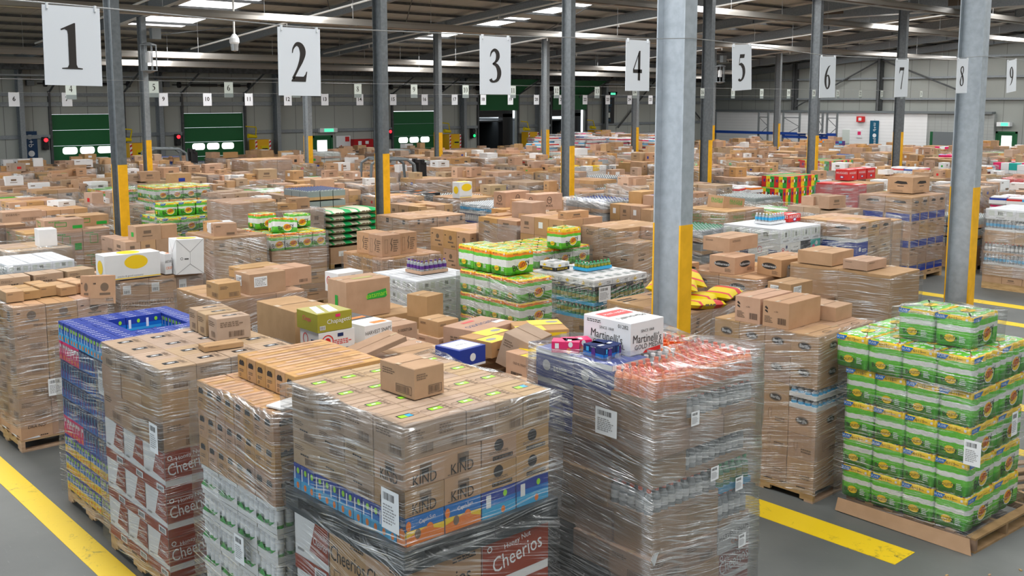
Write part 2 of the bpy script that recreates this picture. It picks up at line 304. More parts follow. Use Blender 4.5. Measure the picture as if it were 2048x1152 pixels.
def line_mat():
    m, n, b = nt('line_paint'); L = n.links.new; tc = N(n, 'ShaderNodeTexCoord')
    a = N(n, 'ShaderNodeTexNoise'); a.inputs['Scale'].default_value = 9; a.inputs['Detail'].default_value = 10; a.inputs['Roughness'].default_value = .8; a.inputs['Distortion'].default_value = .6; L(tc.outputs['Object'], a.inputs['Vector'])
    g = N(n, 'ShaderNodeTexNoise'); g.inputs['Scale'].default_value = 1.1; L(tc.outputs['Object'], g.inputs['Vector'])
    ad = N(n, 'ShaderNodeMath', operation='MULTIPLY_ADD'); ad.inputs[1].default_value = .35; L(g.outputs[0], ad.inputs[0]); L(a.outputs[0], ad.inputs[2])
    c = N(n, 'ShaderNodeValToRGB'); e = c.color_ramp.elements; e[0].position = .48; e[0].color = (.22, .17, .035, 1); e[1].position = .60; e[1].color = (.86, .60, .012, 1)
    L(ad.outputs[0], c.inputs[0]); L(c.outputs[0], b.inputs['Base Color']); b.inputs['Roughness'].default_value = .5; M['line_paint'] = m
line_mat()
def panel_mat(name, c, pitch, axis, course=0, dark=.55):
    m, n, b = nt(name); L = n.links.new; tc = N(n, 'ShaderNodeTexCoord'); sx = N(n, 'ShaderNodeSeparateXYZ'); L(tc.outputs['Object'], sx.inputs[0])
    def seam(out, p, wd):
        d = N(n, 'ShaderNodeMath', operation='DIVIDE'); d.inputs[1].default_value = p; L(out, d.inputs[0])
        f = N(n, 'ShaderNodeMath', operation='FRACT'); L(d.outputs[0], f.inputs[0])
        g = N(n, 'ShaderNodeMath', operation='LESS_THAN'); g.inputs[1].default_value = wd / p; L(f.outputs[0], g.inputs[0]); return g.outputs[0]
    s = seam(sx.outputs[axis], pitch, .035)
    if course:
        q = seam(sx.outputs[2], course, .018); mxx = N(n, 'ShaderNodeMath', operation='MAXIMUM'); L(s, mxx.inputs[0]); L(q, mxx.inputs[1]); s = mxx.outputs[0]
    no = N(n, 'ShaderNodeTexNoise'); no.inputs['Scale'].default_value = .5; no.inputs['Detail'].default_value = 5; L(tc.outputs['Object'], no.inputs['Vector'])
    mr = N(n, 'ShaderNodeMapRange'); mr.inputs[3].default_value = .88; mr.inputs[4].default_value = 1.1; L(no.outputs[0], mr.inputs[0])
    hs = N(n, 'ShaderNodeHueSaturation'); hs.inputs['Color'].default_value = (*c, 1); L(mr.outputs[0], hs.inputs['Value'])
    mx = N(n, 'ShaderNodeMix', data_type='RGBA'); mx.inputs[7].default_value = (*[k * dark for k in c], 1); L(s, mx.inputs[0]); L(hs.outputs[0], mx.inputs[6])
    L(mx.outputs[2], b.inputs['Base Color']); b.inputs['Roughness'].default_value = .6; M[name] = m
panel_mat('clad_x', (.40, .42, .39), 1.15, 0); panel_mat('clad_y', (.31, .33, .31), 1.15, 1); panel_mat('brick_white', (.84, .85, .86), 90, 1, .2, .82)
panel_mat('brick_grey', (.36, .38, .37), .4, 1, .2, .8); panel_mat('roof_sheet', (.40, .41, .385), 1.0, 0, 0, .7)
flat('door_green', (.012, .13, .04), .45); flat('frame_green', (.015, .12, .045), .5); flat('daylight', (1, 1, 1), .5, emit=1.7)
flat('trailer', (.05, .055, .06), .7); flat('red_lamp', (1, .02, .03), .4, emit=2.5); flat('green_lamp', (.02, 1, .25), .4, emit=1.0)
flat('exit_green', (.1, .75, .45), .4, emit=.9); flat('banner', (.01, .045, .12), .5); flat('banner_teal', (.01, .10, .18), .5); flat('cabinet_red', (.42, .005, .01), .4)
flat('rack_blue', (.01, .055, .30), .45); flat('rack_grey', (.16, .18, .19), .5); flat('hazard', (.72, .55, .0), .5); flat('box_yellow', (.80, .43, .01), .5)
flat('tube', (.42, .40, .37), .3, .6, .5); flat('tube_brown', (.13, .10, .075), .45, .3); flat('pipe_white', (.62, .62, .60), .45); flat('skylight', (1, 1, 1), .5, emit=2.6)
flat('sign_white', (.74, .77, .82), .5); flat('sign_pale', (.62, .68, .64), .5); flat('sign_grey', (.25, .29, .29), .5); flat('hi_vis', (.55, .85, .05), .6); flat('skin', (.50, .27, .17), .5); flat('cap_brown', (.25, .13, .06), .7)
fl = MB(); fl.box(-14, -12, -.2, 62, 46.3, 0, 'floor'); fl.obj('floor', kind='structure')
for k, (x, wd, y0, y1) in enumerate([(2.94, .24, -8, 44), (8.23, .36, 3.99, 44), (10.0, .22, 4.9, 44), (11.80, .22, 4.1, 44), (13.58, .30, 4.2, 44), (15.08, .24, 4.4, 44), (17.0, .24, 4.6, 44), (18.68, .30, 4.8, 44), (20.32, .34, 5, 44)]):
    g = MB(); g.box(x - wd / 2, y0, .0, x + wd / 2, y1, .004, 'line_paint'); g.obj('trim_%d' % (k + 1), kind='structure')
# ------------------------------------------------------------------ walls
W0, EAVE = 46.0, 5.95
g = MB(); z1 = 6.3
holes = [(16.1, 3.40), (22.03, 3.40), (34.0, 3.42), (40.13, 3.40), (46.1, 3.40), (28.0, 2.2)]
xs = -14.0
for cx, h in sorted(holes):
    hw = 1.54 if h > 3 else .62
    g.box(xs, W0, 0, cx - hw, W0 + .2, z1, 'clad_x'); g.box(cx - hw, W0, h, cx + hw, W0 + .2, z1, 'clad_x'); xs = cx + hw
g.box(xs, W0, 0, 62, W0 + .2, z1, 'clad_x'); g.obj('wall_back', kind='structure')
g = MB()
for (y, y2, zb) in [(46, 29.7, 3.2), (29.7, 25.67, 3.2), (24.43, 10, 0), (10, -12, 0)]:
    vs = [(61.5, y, zb), (61.5, y2, zb), (61.5, y2, roofz(y2) + .3), (61.5, y, roofz(y) + .3)]
    g.add(vs + [(x + .3, a, b) for x, a, b in vs], [(0, 1, 2, 3), (7, 6, 5, 4), (3, 2, 6, 7)], 'clad_y')
vs = [(61.5, 25.67, 2.2), (61.5, 24.43, 2.2), (61.5, 24.43, roofz(24.43) + .3), (61.5, 25.67, roofz(25.67) + .3)]; g.add(vs, [(0, 1, 2, 3)], 'clad_y')
g.obj('wall_right', kind='structure')
g = MB(); g.box(-14, -12.2, 0, 62, -12, 11.4, 'clad_x'); g.obj('wall_front', kind='structure')  # unseen wall, added to keep sky light off the front faces
g = MB(); g.box(61.1, 29.7, 0, 61.5, 46, 3.2, 'brick_white'); g.obj('wall_right_lower', kind='structure')
g = MB(); g.box(61.15, 25.67, 0, 61.5, 29.7, 3.2, 'brick_grey'); g.obj('wall_right_grey', kind='structure')
g = MB(); g.box(60.95, 25.75, 3.2, 61.5, 46, 3.34, 'rack_grey'); g.obj('trim_20', kind='structure')
# roof: sheet, rafters, purlins, roof lights
g = MB(); sheet_z = .115
for (a, b) in ((-12, 46.3),):
    segs = []; x = -14.0
    for sx_ in SKY_X: segs.append((x, sx_ - 1.05)); x = sx_ + 1.05
    segs.append((x, 62))
    for x0, x1 in segs:
        vs = [(x0, a, roofz(a) + sheet_z), (x1, a, roofz(a) + sheet_z), (x1, b, roofz(b) + sheet_z), (x0, b, roofz(b) + sheet_z)]
        g.add(vs + [(p, q, r + .1) for p, q, r in vs], [(3, 2, 1, 0), (4, 5, 6, 7)], 'roof_sheet')
lights = []
for sx_ in SKY_X:
    y = -12.0; on = [-10, -6.6, -3.2, .2, 3.6, 7.0, 10.4, 13.8, 17.2, 20.6, 24.0, 27.2, 31.0, 34.9, 50]
    for y0 in on:
        y1 = min(y0, 46.3); vs = [(sx_ - 1.05, y, roofz(y) + sheet_z), (sx_ + 1.05, y, roofz(y) + sheet_z), (sx_ + 1.05, y1, roofz(y1) + sheet_z), (sx_ - 1.05, y1, roofz(y1) + sheet_z)]
        g.add(vs + [(p, q, r + .1) for p, q, r in vs], [(3, 2, 1, 0), (4, 5, 6, 7)], 'roof_sheet')
        if y0 < 46: lights.append((sx_, y0, y0 + 2.7)); y = y0 + 2.7
g.obj('ceiling', kind='structure')
for i, (sx_, y0, y1) in enumerate(lights):
    g = MB(); vs = [(sx_ - 1.04, y0, roofz(y0) + .13), (sx_ + 1.04, y0, roofz(y0) + .13), (sx_ + 1.04, y1, roofz(y1) + .13), (sx_ - 1.04, y1, roofz(y1) + .13)]
    g.add(vs, [(3, 2, 1, 0)], 'skylight'); g.obj('window_%d' % (i + 1), kind='structure')  # panes of the invented end strip are made here too
for i in range(-3, 10):
    x = 7.27 + 6 * i; g = MB()
    for (dx, za, zb) in ((.1, -.40, -.375), (.012, -.40, -.01), (.1, -.03, -.005)):
        a, b = -11.5, 45.9
        vs = [(x - dx, a, roofz(a) + za), (x + dx, a, roofz(a) + za), (x + dx, b, roofz(b) + za), (x - dx, b, roofz(b) + za)]
        g.add(vs + [(p, q, r + zb - za) for p, q, r in vs], [(3, 2, 1, 0), (4, 5, 6, 7), (0, 1, 5, 4), (1, 2, 6, 5), (2, 3, 7, 6), (3, 0, 4, 7)], 'galv')
    for yb in range(-10, 46, 6): g.box(x - .1, yb, roofz(yb) - .39, x + .1, yb + .02, roofz(yb) - .02, 'galv')
    g.obj('trim_rafter', kind='structure')
y = -11.2; pm = None
while y < 46:
    if pm is None:
        g = MB(); g.box(-14, -.02, 0, 61.5, .02, .09, 'steel_dark'); g.box(-14, -.02, 0, 61.5, .06, .015, 'steel_dark'); pm = g.mesh('purlin')
    link('trim_purlin', pm, None, (0, y, roofz(y)), kind='structure'); y += 1.7
for i, (xa, xb, ya, yb) in enumerate([(13.3, 19.3, 22, 31), (19.3, 25.3, 26, 35), (25.3, 31.3, 22, 33), (31.3, 37.3, 20, 31), (37.3, 43.3, 18, 28), (19.3, 13.3, 33, 43), (25.3, 19.3, 17, 26), (49.3, 43.3, 20, 30)]):
    g = MB(); g.bar((xa, ya, roofz(ya) - .12), (xb, yb, roofz(yb) - .12), .02, 'steel_dark', 6); g.obj('trim_brace', kind='structure')
for i, x in enumerate((11.8, 17.6, 23.6, 29.8, 35.6, 41.8, 47.8)):
    g = MB(); g.bar((x, 14, roofz(14) - .75), (x, 38.5, roofz(38.5) - .55), .032, 'pipe_white', 8)
    for yy in range(15, 38, 4): g.bar((x, yy, roofz(yy) - .75), (x, yy, roofz(yy) - .6), .02, 'pipe_white', 6)
    o = g.obj('sprinkler_pipe', label='white sprinkler pipe under the roof, %s from the left' % ('first', 'second', 'third', 'fourth', 'fifth', 'sixth', 'seventh')[i], cat='pipe', group='sprinkler pipes')
# wall steel
for i in range(-3, 9):
    x = 7.27 + 6 * i; g = MB()
    for (a, b, c, d) in ((x - .1, 45.55, x + .1, 45.57), (x - .1, 45.96, x + .1, 45.98), (x - .006, 45.57, x + .006, 45.96)): g.box(a, b, 0, c, d, 5.6, 'galv')
    g.add([(x - .05, 45.55, 5.1), (x + .05, 45.55, 5.1), (x + .05, 44.7, 5.75), (x - .05, 44.7, 5.75), (x - .05, 45.55, 5.6), (x + .05, 45.55, 5.6)], [(0, 1, 2, 3), (3, 2, 5, 4), (0, 3, 4), (1, 5, 2)], 'steel_dark')
    g.obj('trim_post', kind='structure')
dgap = [16.1, 22.03, 34.0, 40.13, 46.1]
for z, nm in ((4.25, .07), (3.84, .09), (2.46, .08)):
    xs = [-14]
    if z < 3.5:
        for c in dgap: xs += [c - 1.6, c + 1.6]
    xs.append(61.4)
    for a, b in zip(xs[::2], xs[1::2]):
        g = MB(); g.box(a, 45.9, z - nm, b, 45.99, z + nm, 'galv'); g.obj('trim_girt', kind='structure')
g = MB(); g.box(-14, 45.2, 5.28, 61.4, 45.8, 5.62, 'film_dark'); g.obj('trim_gutter_beam', kind='structure')
g = MB(); g.box(-14, 44.9, 4.98, 61, 45.2, 5.0, 'galv'); g.box(-14, 44.9, 4.98, 61, 44.92, 5.08, 'galv'); g.box(-14, 45.18, 4.98, 61, 45.2, 5.08, 'galv')
g.obj('cable_tray', label='long galvanised cable tray running high along the back wall', cat='cable tray')
for a, b in (((50.6, 45.8, 2.2), (54.6, 45.8, 5.6)), ((48.0, 45.8, 5.5), (46.9, 45.8, 4.2)), ((55.6, 45.8, 5.6), (59.8, 45.8, 2.4))):
    g = MB(); g.bar(a, b, .05, 'steel_dark', 6); g.obj('trim_wall_brace', kind='structure')
for y in (39.2, 33.0, 27.1, 21, 15):
    g = MB(); zb = 3.3 if y > 26 else 0; g.box(61.0, y - .1, zb, 61.48, y - .08, roofz(y), 'steel_dark'); g.box(61.0, y + .08, zb, 61.48, y + .1, roofz(y), 'steel_dark'); g.box(61.0, y - .1, zb, 61.03, y + .1, roofz(y), 'steel_dark')
    if y == 27.1: g.box(60.98, y - .1, 0, 61, y + .1, 2.7, 'yellow_paint'); g.box(61.0, y - .1, 0, 61.14, y + .1, 3.2, 'galv')
    g.obj('trim_gable_post', kind='structure')
for z in (4.1, 5.4, 6.6):
    y0 = 45.9 if z < 5.9 else 46 - (z - 5.9) / .088
    g = MB(); g.box(61.3, -10, z - .06, 61.48, y0, z + .06, 'galv'); g.obj('trim_gable_girt', kind='structure')
for (ya, za, yb, zb) in ((39.2, 3.5, 33, 6.6), (27.1, 4.3, 33, 6.6)):
    g = MB(); g.bar((61.2, ya, za), (61.2, yb, zb), .05, 'steel_dark', 6); g.obj('trim_gable_brace', kind='structure')
# ------------------------------------------------------------------ dock doors
def dock_door(cx, label, num=None):
    t = empty('dock_door', (cx, 46, 0), label=label, cat='dock door', group='closed green dock doors')
    for k in range(5):
        z0 = k * .68; p = MB()
        p.box(-1.52, .02, z0, 1.52, .07, z0 + .672, 'door_green')
        po = p.obj('door_panel', t)
        if k == 2:
            for c in (-.82, -.08, .68):
                q = MB(); n = 5; pts = []
                for (sx, sz, a0) in ((1, 1, 0), (-1, 1, 90), (-1, -1, 180), (1, -1, 270)):
                    for j in range(n): a = R(a0 + 90 * j / (n - 1)); pts.append((c + sx * .20 + .115 * math.cos(a), .012, z0 + .46 + sz * .04 + .115 * math.sin(a)))
                q.add(pts, [tuple(range(len(pts)))[::-1]], 'daylight'); q.obj('window_pane', po)
    if num:
        q = MB(); vs, fs, tw, th = text_geo(num); T = Matrix(((1, 0, 0, 0), (0, 0, -1, .01), (0, 1, 0, .82), (0, 0, 0, 1)))
        q.add([((x - tw / 2) * .3, y * .3, 0) for x, y, _ in vs], fs, 'label', T); q.obj('painted_number', t)
    frame(t)
def frame(t):
    for s in (-1, 1):
        q = MB(); q.box(s * 1.6 - .05, -.12, 0, s * 1.6 + .05, .0, 4.4, 'steel_dark'); q.bar((s * 1.6, -.1, 4.35), (s * 1.6, -2.1, 5.25), .045, 'steel_dark', 6); q.obj('door_track', t)
        q = MB(); q.bar((s * 1.72, -.25, 4.72), (s * 1.84, -.25, 4.72), .14, 'black', 12); q.obj('cable_drum', t)
    q = MB(); q.bar((-2.1, -.25, 4.72), (1.9, -.25, 4.72), .03, 'black', 8); q.bar((-1.2, -.25, 4.72), (.1, -.25, 4.72), .065, 'black', 10); q.bar((.3, -.25, 4.72), (1.3, -.25, 4.72), .065, 'black', 10); q.box(-2.5, -.2, 4.62, -2.2, -.02, 4.84, 'rack_grey')
    q.obj('spring_shaft', t)
dock_door(16.1, 'closed green dock door at the far left of the back wall, marked 5', '5')
dock_door(22.03, 'closed green dock door with three lit windows, second from the left')
dock_door(34.0, 'closed green dock door half hidden behind wrapped stacks, right of the red cabinet')
for cx, lab in ((40.13, 'raised green dock door open on a dark trailer, left of the pair'), (46.1, 'raised green dock door open on a dark trailer, right of the pair')):
    t = empty('raised_dock_door', (cx, 46, 0), label=lab, cat='dock door', group='raised green dock doors')
    for k, (a, b, c, d) in enumerate([(-.16, 3.42, -.18, 4.35), (-.20, 4.36, -1.0, 4.82), (-1.02, 4.83, -1.95, 5.22)]):
        q = MB(); q.add([(-1.52, a, b), (1.52, a, b), (1.52, c, d), (-1.52, c, d)], [(0, 1, 2, 3)], 'door_green'); q.add([(-1.52, a + .04, b), (1.52, a + .04, b), (1.52, c + .04, d), (-1.52, c + .04, d)], [(3, 2, 1, 0)], 'door_green'); q.obj('door_panel', t)
    frame(t)
    t = empty('lorry_trailer', (cx, 46.4, 0), label='dark lorry trailer interior behind the %s open dock door' % ('left' if cx < 43 else 'right'), cat='trailer')
    q = MB(); q.box(-1.35, .1, -.1, 1.35, 9, 0.02, 'trailer'); q.obj('trailer_floor', t)
    q = MB(); q.box(-1.4, .1, 0, -1.32, 9, 2.75, 'trailer'); q.box(1.32, .1, 0, 1.4, 9, 2.75, 'trailer'); q.box(-1.4, 8.95, 0, 1.4, 9.05, 2.75, 'trailer'); q.obj('trailer_wall', t)
    q = MB(); q.box(-1.4, 1.6, 2.72, 1.4, 9.05, 2.8, 'trailer'); q.box(-1.4, .1, 2.72, 1.4, 1.2, 2.8, 'trailer'); q.obj('trailer_roof', t)
    q = MB(); q.box(-1.56, -.0, 0, -1.36, .5, 3.4, 'black'); q.box(.75, -.0, 0, 1.56, .4, 3.2, 'black'); q.box(-1.56, -.0, 3.0, 1.56, .5, 3.4, 'black'); q.obj('dock_curtain', t)
# personnel doors
def man_door(name, face, loc, label):
    rz = 0 if face == 'y' else R(-90)
    t = empty(name, loc, rz, kind='structure')
    q = MB(); q.box(-.62, -.03, 0, -.5, .12, 2.2, 'frame_green'); q.box(.5, -.03, 0, .62, .12, 2.2, 'frame_green'); q.box(-.62, -.03, 2.08, .62, .12, 2.2, 'frame_green'); q.obj('door_frame', t)
    q = MB(); q.box(-.5, .02, 0, .5, .07, .55, 'frame_green'); q.box(-.5, .02, 1.95, .5, .07, 2.08, 'frame_green'); q.box(-.5, .02, .55, -.3, .07, 1.95, 'frame_green'); q.box(.3, .02, .55, .5, .07, 1.95, 'frame_green'); dl = q.obj('door_leaf', t)
    q = MB(); q.box(-.3, .035, .55, .3, .05, 1.95, 'daylight'); q.obj('door_window', dl)
    q = MB(); q.bar((-.4, -.03, 1.05), (.4, -.03, 1.05), .02, 'rack_grey', 6); q.obj('push_bar', dl)
man_door('door_1', 'y', (28.0, 46, 0), ''); man_door('door_2', 'x', (61.5, 25.05, 0), '')
q = MB(); q.box(27.7, 45.7, 2.36, 28.75, 45.985, 2.58, 'label'); q.box(27.95, 45.68, 2.39, 28.5, 45.7, 2.55, 'exit_green'); tag(q.obj('exit_sign'), 'lit green exit sign above the door in the back wall', 'exit sign')
q = MB(); q.box(61.1, 24.75, 2.5, 61.48, 25.5, 2.74, 'label'); q.box(61.08, 24.85, 2.53, 61.1, 25.25, 2.71, 'exit_green'); tag(q.obj('exit_sign'), 'lit exit sign over the green door in the right wall', 'exit sign')
q = MB(); q.add([(48.6, 44.9, 4.55), (49.5, 44.9, 4.55), (49.4, 44.9, 4.3), (48.75, 44.9, 4.3)], [(0, 1, 2, 3), (3, 2, 1, 0)], 'label'); q.box(48.85, 44.88, 4.36, 49.3, 44.9, 4.5, 'exit_green'); tag(q.obj('exit_sign'), 'lit exit sign hanging high beside the dark poster', 'exit sign')
# wall fittings
q = MB(); q.box(49.2, 45.8, 2.5, 50.2, 45.86, 4.2, 'black')
for s_, z, h in (('DO IT', 3.86, .17), ('RIGHT', 3.58, .17), ('THE', 3.30, .17), ('TIME', 2.62, .17)):
    vs, fs, tw, th = text_geo(s_); T = Matrix(((1, 0, 0, 49.62), (0, 0, -1, 45.79), (0, 1, 0, z), (0, 0, 0, 1))); q.add([((x - tw / 2) * .24, y * .26, 0) for x, y, _ in vs], fs, 'banner_teal', T)
q.box(49.5, 45.78, 2.88, 49.78, 45.79, 3.2, 'sign_pale'); tag(q.obj('wall_poster'), 'black poster with blue words and a white cup on the back wall', 'poster')
q = MB(); q.box(29.7, 45.6, .9, 30.9, 45.985, 1.96, 'cabinet_red'); q.box(29.95, 45.59, 1.62, 30.15, 45.6, 1.86, 'label'); q.box(30.4, 45.59, 1.7, 30.6, 45.6, 1.86, 'label'); tag(q.obj('hose_cabinet'), 'red fire hose cabinet on the back wall', 'fire cabinet')
q = MB(); q.lathe((29.05, 45.85, 1.0), [(0, 0), (.09, 0), (.09, .5), (.03, .58), (.03, .66), (0, .66)], 'cabinet_red', 10); tag(q.obj('fire_extinguisher'), 'red fire extinguisher on the back wall by the exit door', 'fire extinguisher')
q = MB(); q.box(28.8, 45.93, 1.55, 29.68, 45.97, 2.15, 'label'); q.box(29.35, 45.92, 1.85, 29.6, 45.93, 2.1, 'red'); tag(q.obj('notice_board'), 'white notice board with red fire symbol above the extinguisher', 'notice board')
def banner(loc, rz, label, m, word):
    t = empty('hanging_banner', loc, rz, label=label, cat='banner'); q = MB(); q.box(-.3, -.03, 0, .3, 0, 2.0, m)
    z = 1.72
    T = Matrix(((0, 1, 0, -.06), (0, 0, -1, -.035), (-1, 0, 0, 1.85), (0, 0, 0, 1)))
    for s_, x0 in ((word, 0), ('pas', .98)):
        vs, fs, tw, th = text_geo(s_); q.add([(x0 + x * .3, y * .3, 0) for x, y, _ in vs], fs, 'label', T)
    q.lathe((0, 0, 0), [(0, 0)] * 2, 'label', 3)
    pts = [(.80 + .13 * math.cos(a * .45), .1 + .13 * math.sin(a * .45), 0) for a in range(14)]; q.add(pts, [tuple(range(14))], 'label', T)
    q.obj('banner_cloth', t); q = MB(); q.bar((0, -.015, 1.98), (0, -.015, 2.12), .008, 'wire', 6); q.obj('hook', t)
banner((13.62, 45.97, .70), 0, 'dark blue vertical banner with white lettering left of the first dock door', 'banner', 'm+b')
banner((61.06, 33.15, .72), R(-90), 'teal vertical banner with white lettering on the white brick wall', 'banner_teal', 'm+b')
q = MB(); q.box(60.9, 33.85, 2.62, 61.1, 34.35, 2.98, 'red'); q.box(60.89, 34.0, 2.7, 60.9, 34.2, 2.9, 'label'); tag(q.obj('fire_sign'), 'red fire sign on the white brick wall', 'sign')
q = MB(); q.box(61.05, 34.0, 1.6, 61.1, 34.4, 2.1, 'label'); q.box(61.04, 34.08, 1.78, 61.05, 34.3, 2.0, 'pink'); tag(q.obj('safety_notice'), 'small white notice with red symbols on the white brick wall', 'notice')
q = MB(); q.box(61.04, 34.9, 1.2, 61.1, 35.4, 2.1, 'sign_pale'); tag(q.obj('wall_panel'), 'narrow grey panel on white brick wall left of the small notice', 'panel')
q = MB(); q.box(60.9, 27.1 + .5, 1.1, 61.1, 29.2, 2.1, 'rack_grey'); tag(q.obj('steel_cupboard'), 'grey steel cupboard against the grey brick wall', 'cupboard')
q = MB(); q.box(61.05, 29.0, 0, 61.14, 29.45, 2.1, 'frame_green'); q.obj('door_3', kind='structure')
for i, (x, z, c, lab) in enumerate([(14.2, 2.3, 'red_lamp', 'red signal light at the left dock door'), (20.1, 2.3, 'red_lamp', 'red signal light between the two left dock doors'), (32.1, 2.3, 'red_lamp', 'red signal light right of the red hose cabinet'), (38.05, 2.22, 'green_lamp', 'green signal light left of the open dock doors')]):
    t = empty('signal_light', (x, 45.7, z), label=lab, cat='traffic light', group='dock signal lights')
    q = MB(); q.bar((0, 0, .02), (0, .2, .02), .12, 'black', 14); q.bar((0, 0, -.26), (0, .2, -.26), .12, 'black', 14); q.box(-.12, .05, -.4, .12, .25, .15, 'black'); q.obj('lamp_housing', t)
    q = MB(); zz = .02 if c == 'red_lamp' else -.26; q.bar((0, -.02, zz), (0, .0, zz), .085, c, 14); q.obj('lit_lens', t)
for i, (x, lab) in enumerate([(18.0, 'left'), (24.15, 'second'), (36.2, 'third'), (42.3, 'fourth'), (48.1, 'fifth')]):
    t = empty('dock_control_cabinet', (x, 45.2, 0), label='yellow dock control cabinet with striped edges, %s from the left' % lab.replace('left', 'first'), cat='cabinet', group='yellow dock cabinets')
    q = MB(); q.box(-.42, 0, 0, .42, .6, 2.1, 'box_yellow'); q.obj('cabinet_body', t)
    q = MB(); q.box(-.1, -.02, 1.5, .3, 0, 1.8, 'hazard'); q.box(-.05, -.03, 1.6, .25, -.02, 1.68, 'ink'); q.obj('warning_label', t)
    q = MB(); q.box(-.08, -.02, .95, .28, 0, 1.3, 'black'); q.obj('cabinet_window', t)
    for s in (-.36, .38):
        q = MB(); q.box(s - .05, -.02, .3, s + .05, 0, 2.08, 'label')
        for k in range(9): q.add([(s - .05, -.03, .3 + k * .2), (s + .05, -.03, .36 + k * .2), (s + .05, -.03, .46 + k * .2), (s - .05, -.03, .40 + k * .2)], [(0, 1, 2, 3)], 'red')
        q.obj('striped_edge', t)
    t2 = empty('loading_lamp', (x - .62, 45.3, 2.2), label='yellow jointed loading lamp on the wall, %s from the left' % lab.replace('left', 'first'), cat='lamp', group='yellow loading lamps')
    q = MB(); q.bar((.5, .3, .5), (-.05, .3, .55), .03, 'hazard', 6); q.bar((.5, .3, .45), (.25, -.1, 0.05), .03, 'hazard', 6); q.obj('lamp_arm', t2)
    q = MB(); q.bar((.3, -.1, .05), (-.15, -.1, .1), .07, 'hazard', 10, .11); q.obj('lamp_head', t2)
for i, (x, y, lab) in enumerate([(26.9, 45.1, 'beside the exit door'), (18.6, 43.5, 'by the first yellow cabinet'), (33.1, 44.5, 'right of the red hose cabinet'), (14.9, 44.8, 'by the far left dock door')]):
    q = MB(); q.lathe((x, y, 0), [(.14, 0), (.14, .3), (.14, .5), (.14, .8), (.14, 1.0), (.12, 1.08), (0, 1.1)], 'hazard', 12, ['black', 'hazard', 'black', 'hazard', 'black', 'black']); tag(q.obj('bollard'), 'yellow and black striped bollard ' + lab, 'bollard')
for i, (x, y, lab) in enumerate([(17.75, 42.6, 'beside the yellow foot of a column'), (17.95, 43.2, 'by the yellow cabinet')]):
    q = MB(); q.lathe((x, y, 0), [(.2, 0), (.2, .03), (.13, .05), (.1, .3), (.07, .5), (.04, .8), (0, .82)], 'red', 12, ['red', 'red', 'red', 'label', 'red', 'red']); tag(q.obj('traffic_cone'), 'red and white traffic cone ' + lab, 'traffic cone')
# pallet racking before the white brick wall
for i, (ya, yb) in enumerate([(39.84, 39.1), (37.94, 36.71), (35.4, 35.05), (34.73, 34.03)]):
    x = 58; t = empty('pallet_rack', (x, (ya + yb) / 2, 0), label='grey braced pallet rack frame before the white brick wall, %s from the left' % ('first', 'second', 'third', 'fourth')[i], cat='rack frame', group='rack frames')
    for s in (-1, 1):
        q = MB(); d = abs(ya - yb) / 2 * s; q.box(-.05, d - .05, 0, .05, d + .05, 3.22, 'rack_grey'); q.obj('upright', t)
    d = abs(ya - yb) / 2; q = MB()
    for k, z in enumerate((2.9, 2.3, 1.7, 1.1, .5)):
        q.bar((0, d, z), (0, -d, z - .6) if k % 2 == 0 else (0, d, z), .025, 'rack_grey', 5)
        if k % 2: q.bar((0, -d, z), (0, d, z - .6), .025, 'rack_grey', 5)
    q.bar((0, -d, 2.9), (0, d, 2.9), .03, 'rack_grey', 5); q.obj('bracing', t)
for i, (y0, y1, z, x, lab) in enumerate([(34.0, 43.6, 1.86, 57.9, 'long blue rack beam across the grey frames'), (34.0, 37.9, 1.66, 57.95, 'short blue rack beam just under the long one')]):
    q = MB(); q.box(x - .06, y0, z - .09, x, y1, z + .09, 'rack_blue'); tag(q.obj('rack_beam'), lab, 'beam')
q = MB(); q.box(57.6, 34.6, 1.9, 57.75, 36.6, 1.96, 'pipe_white'); q.box(57.65, 35.2, 1.7, 57.84, 36.0, 1.9, 'pipe_white'); tag(q.obj('lifting_bar'), 'pale lifting bar hung on the blue rack beams', 'bar')
q = MB(); q.box(58.2, 43.5, 0, 58.3, 43.6, 3.22, 'rack_grey'); tag(q.obj('rack_post'), 'single grey rack post at the left end of the long blue beam', 'post')
# ------------------------------------------------------------------ columns
ROW = {1: 5.89, 2: 19.24, 3: 32.64}
ord_ = ['first', 'second', 'third', 'fourth', 'fifth', 'sixth', 'seventh', 'eighth', 'ninth', 'tenth', 'eleventh', 'twelfth']
wall_cols = {1: [1, 2], 2: range(0, 7), 3: range(1, 9)}
for r, ks in wall_cols.items():
    for j, k in enumerate(ks):
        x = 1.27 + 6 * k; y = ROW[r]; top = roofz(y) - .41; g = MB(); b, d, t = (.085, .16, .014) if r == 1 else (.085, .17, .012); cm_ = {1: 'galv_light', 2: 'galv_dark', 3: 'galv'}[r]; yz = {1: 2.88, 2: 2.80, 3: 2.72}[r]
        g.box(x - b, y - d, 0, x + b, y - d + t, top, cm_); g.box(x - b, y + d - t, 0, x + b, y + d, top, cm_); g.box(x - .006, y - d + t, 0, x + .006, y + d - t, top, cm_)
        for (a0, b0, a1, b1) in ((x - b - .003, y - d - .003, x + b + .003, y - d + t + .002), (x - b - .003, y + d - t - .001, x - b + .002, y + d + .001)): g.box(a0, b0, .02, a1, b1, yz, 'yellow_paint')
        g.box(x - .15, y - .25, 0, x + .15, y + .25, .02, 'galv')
        lab = {1: ['large galvanised steel column with yellow foot right of sign 4', 'galvanised steel column with yellow foot between signs 8 and 9'],
               2: ['dark steel column with yellow foot, %s of the middle row from the left' % ord_[j]], 3: ['grey steel column with yellow foot, %s of the far row from the left' % ord_[j]]}[r][j if r == 1 else 0]
        tag(g.obj('steel_column'), lab, 'column', 'steel columns, row %d' % r)
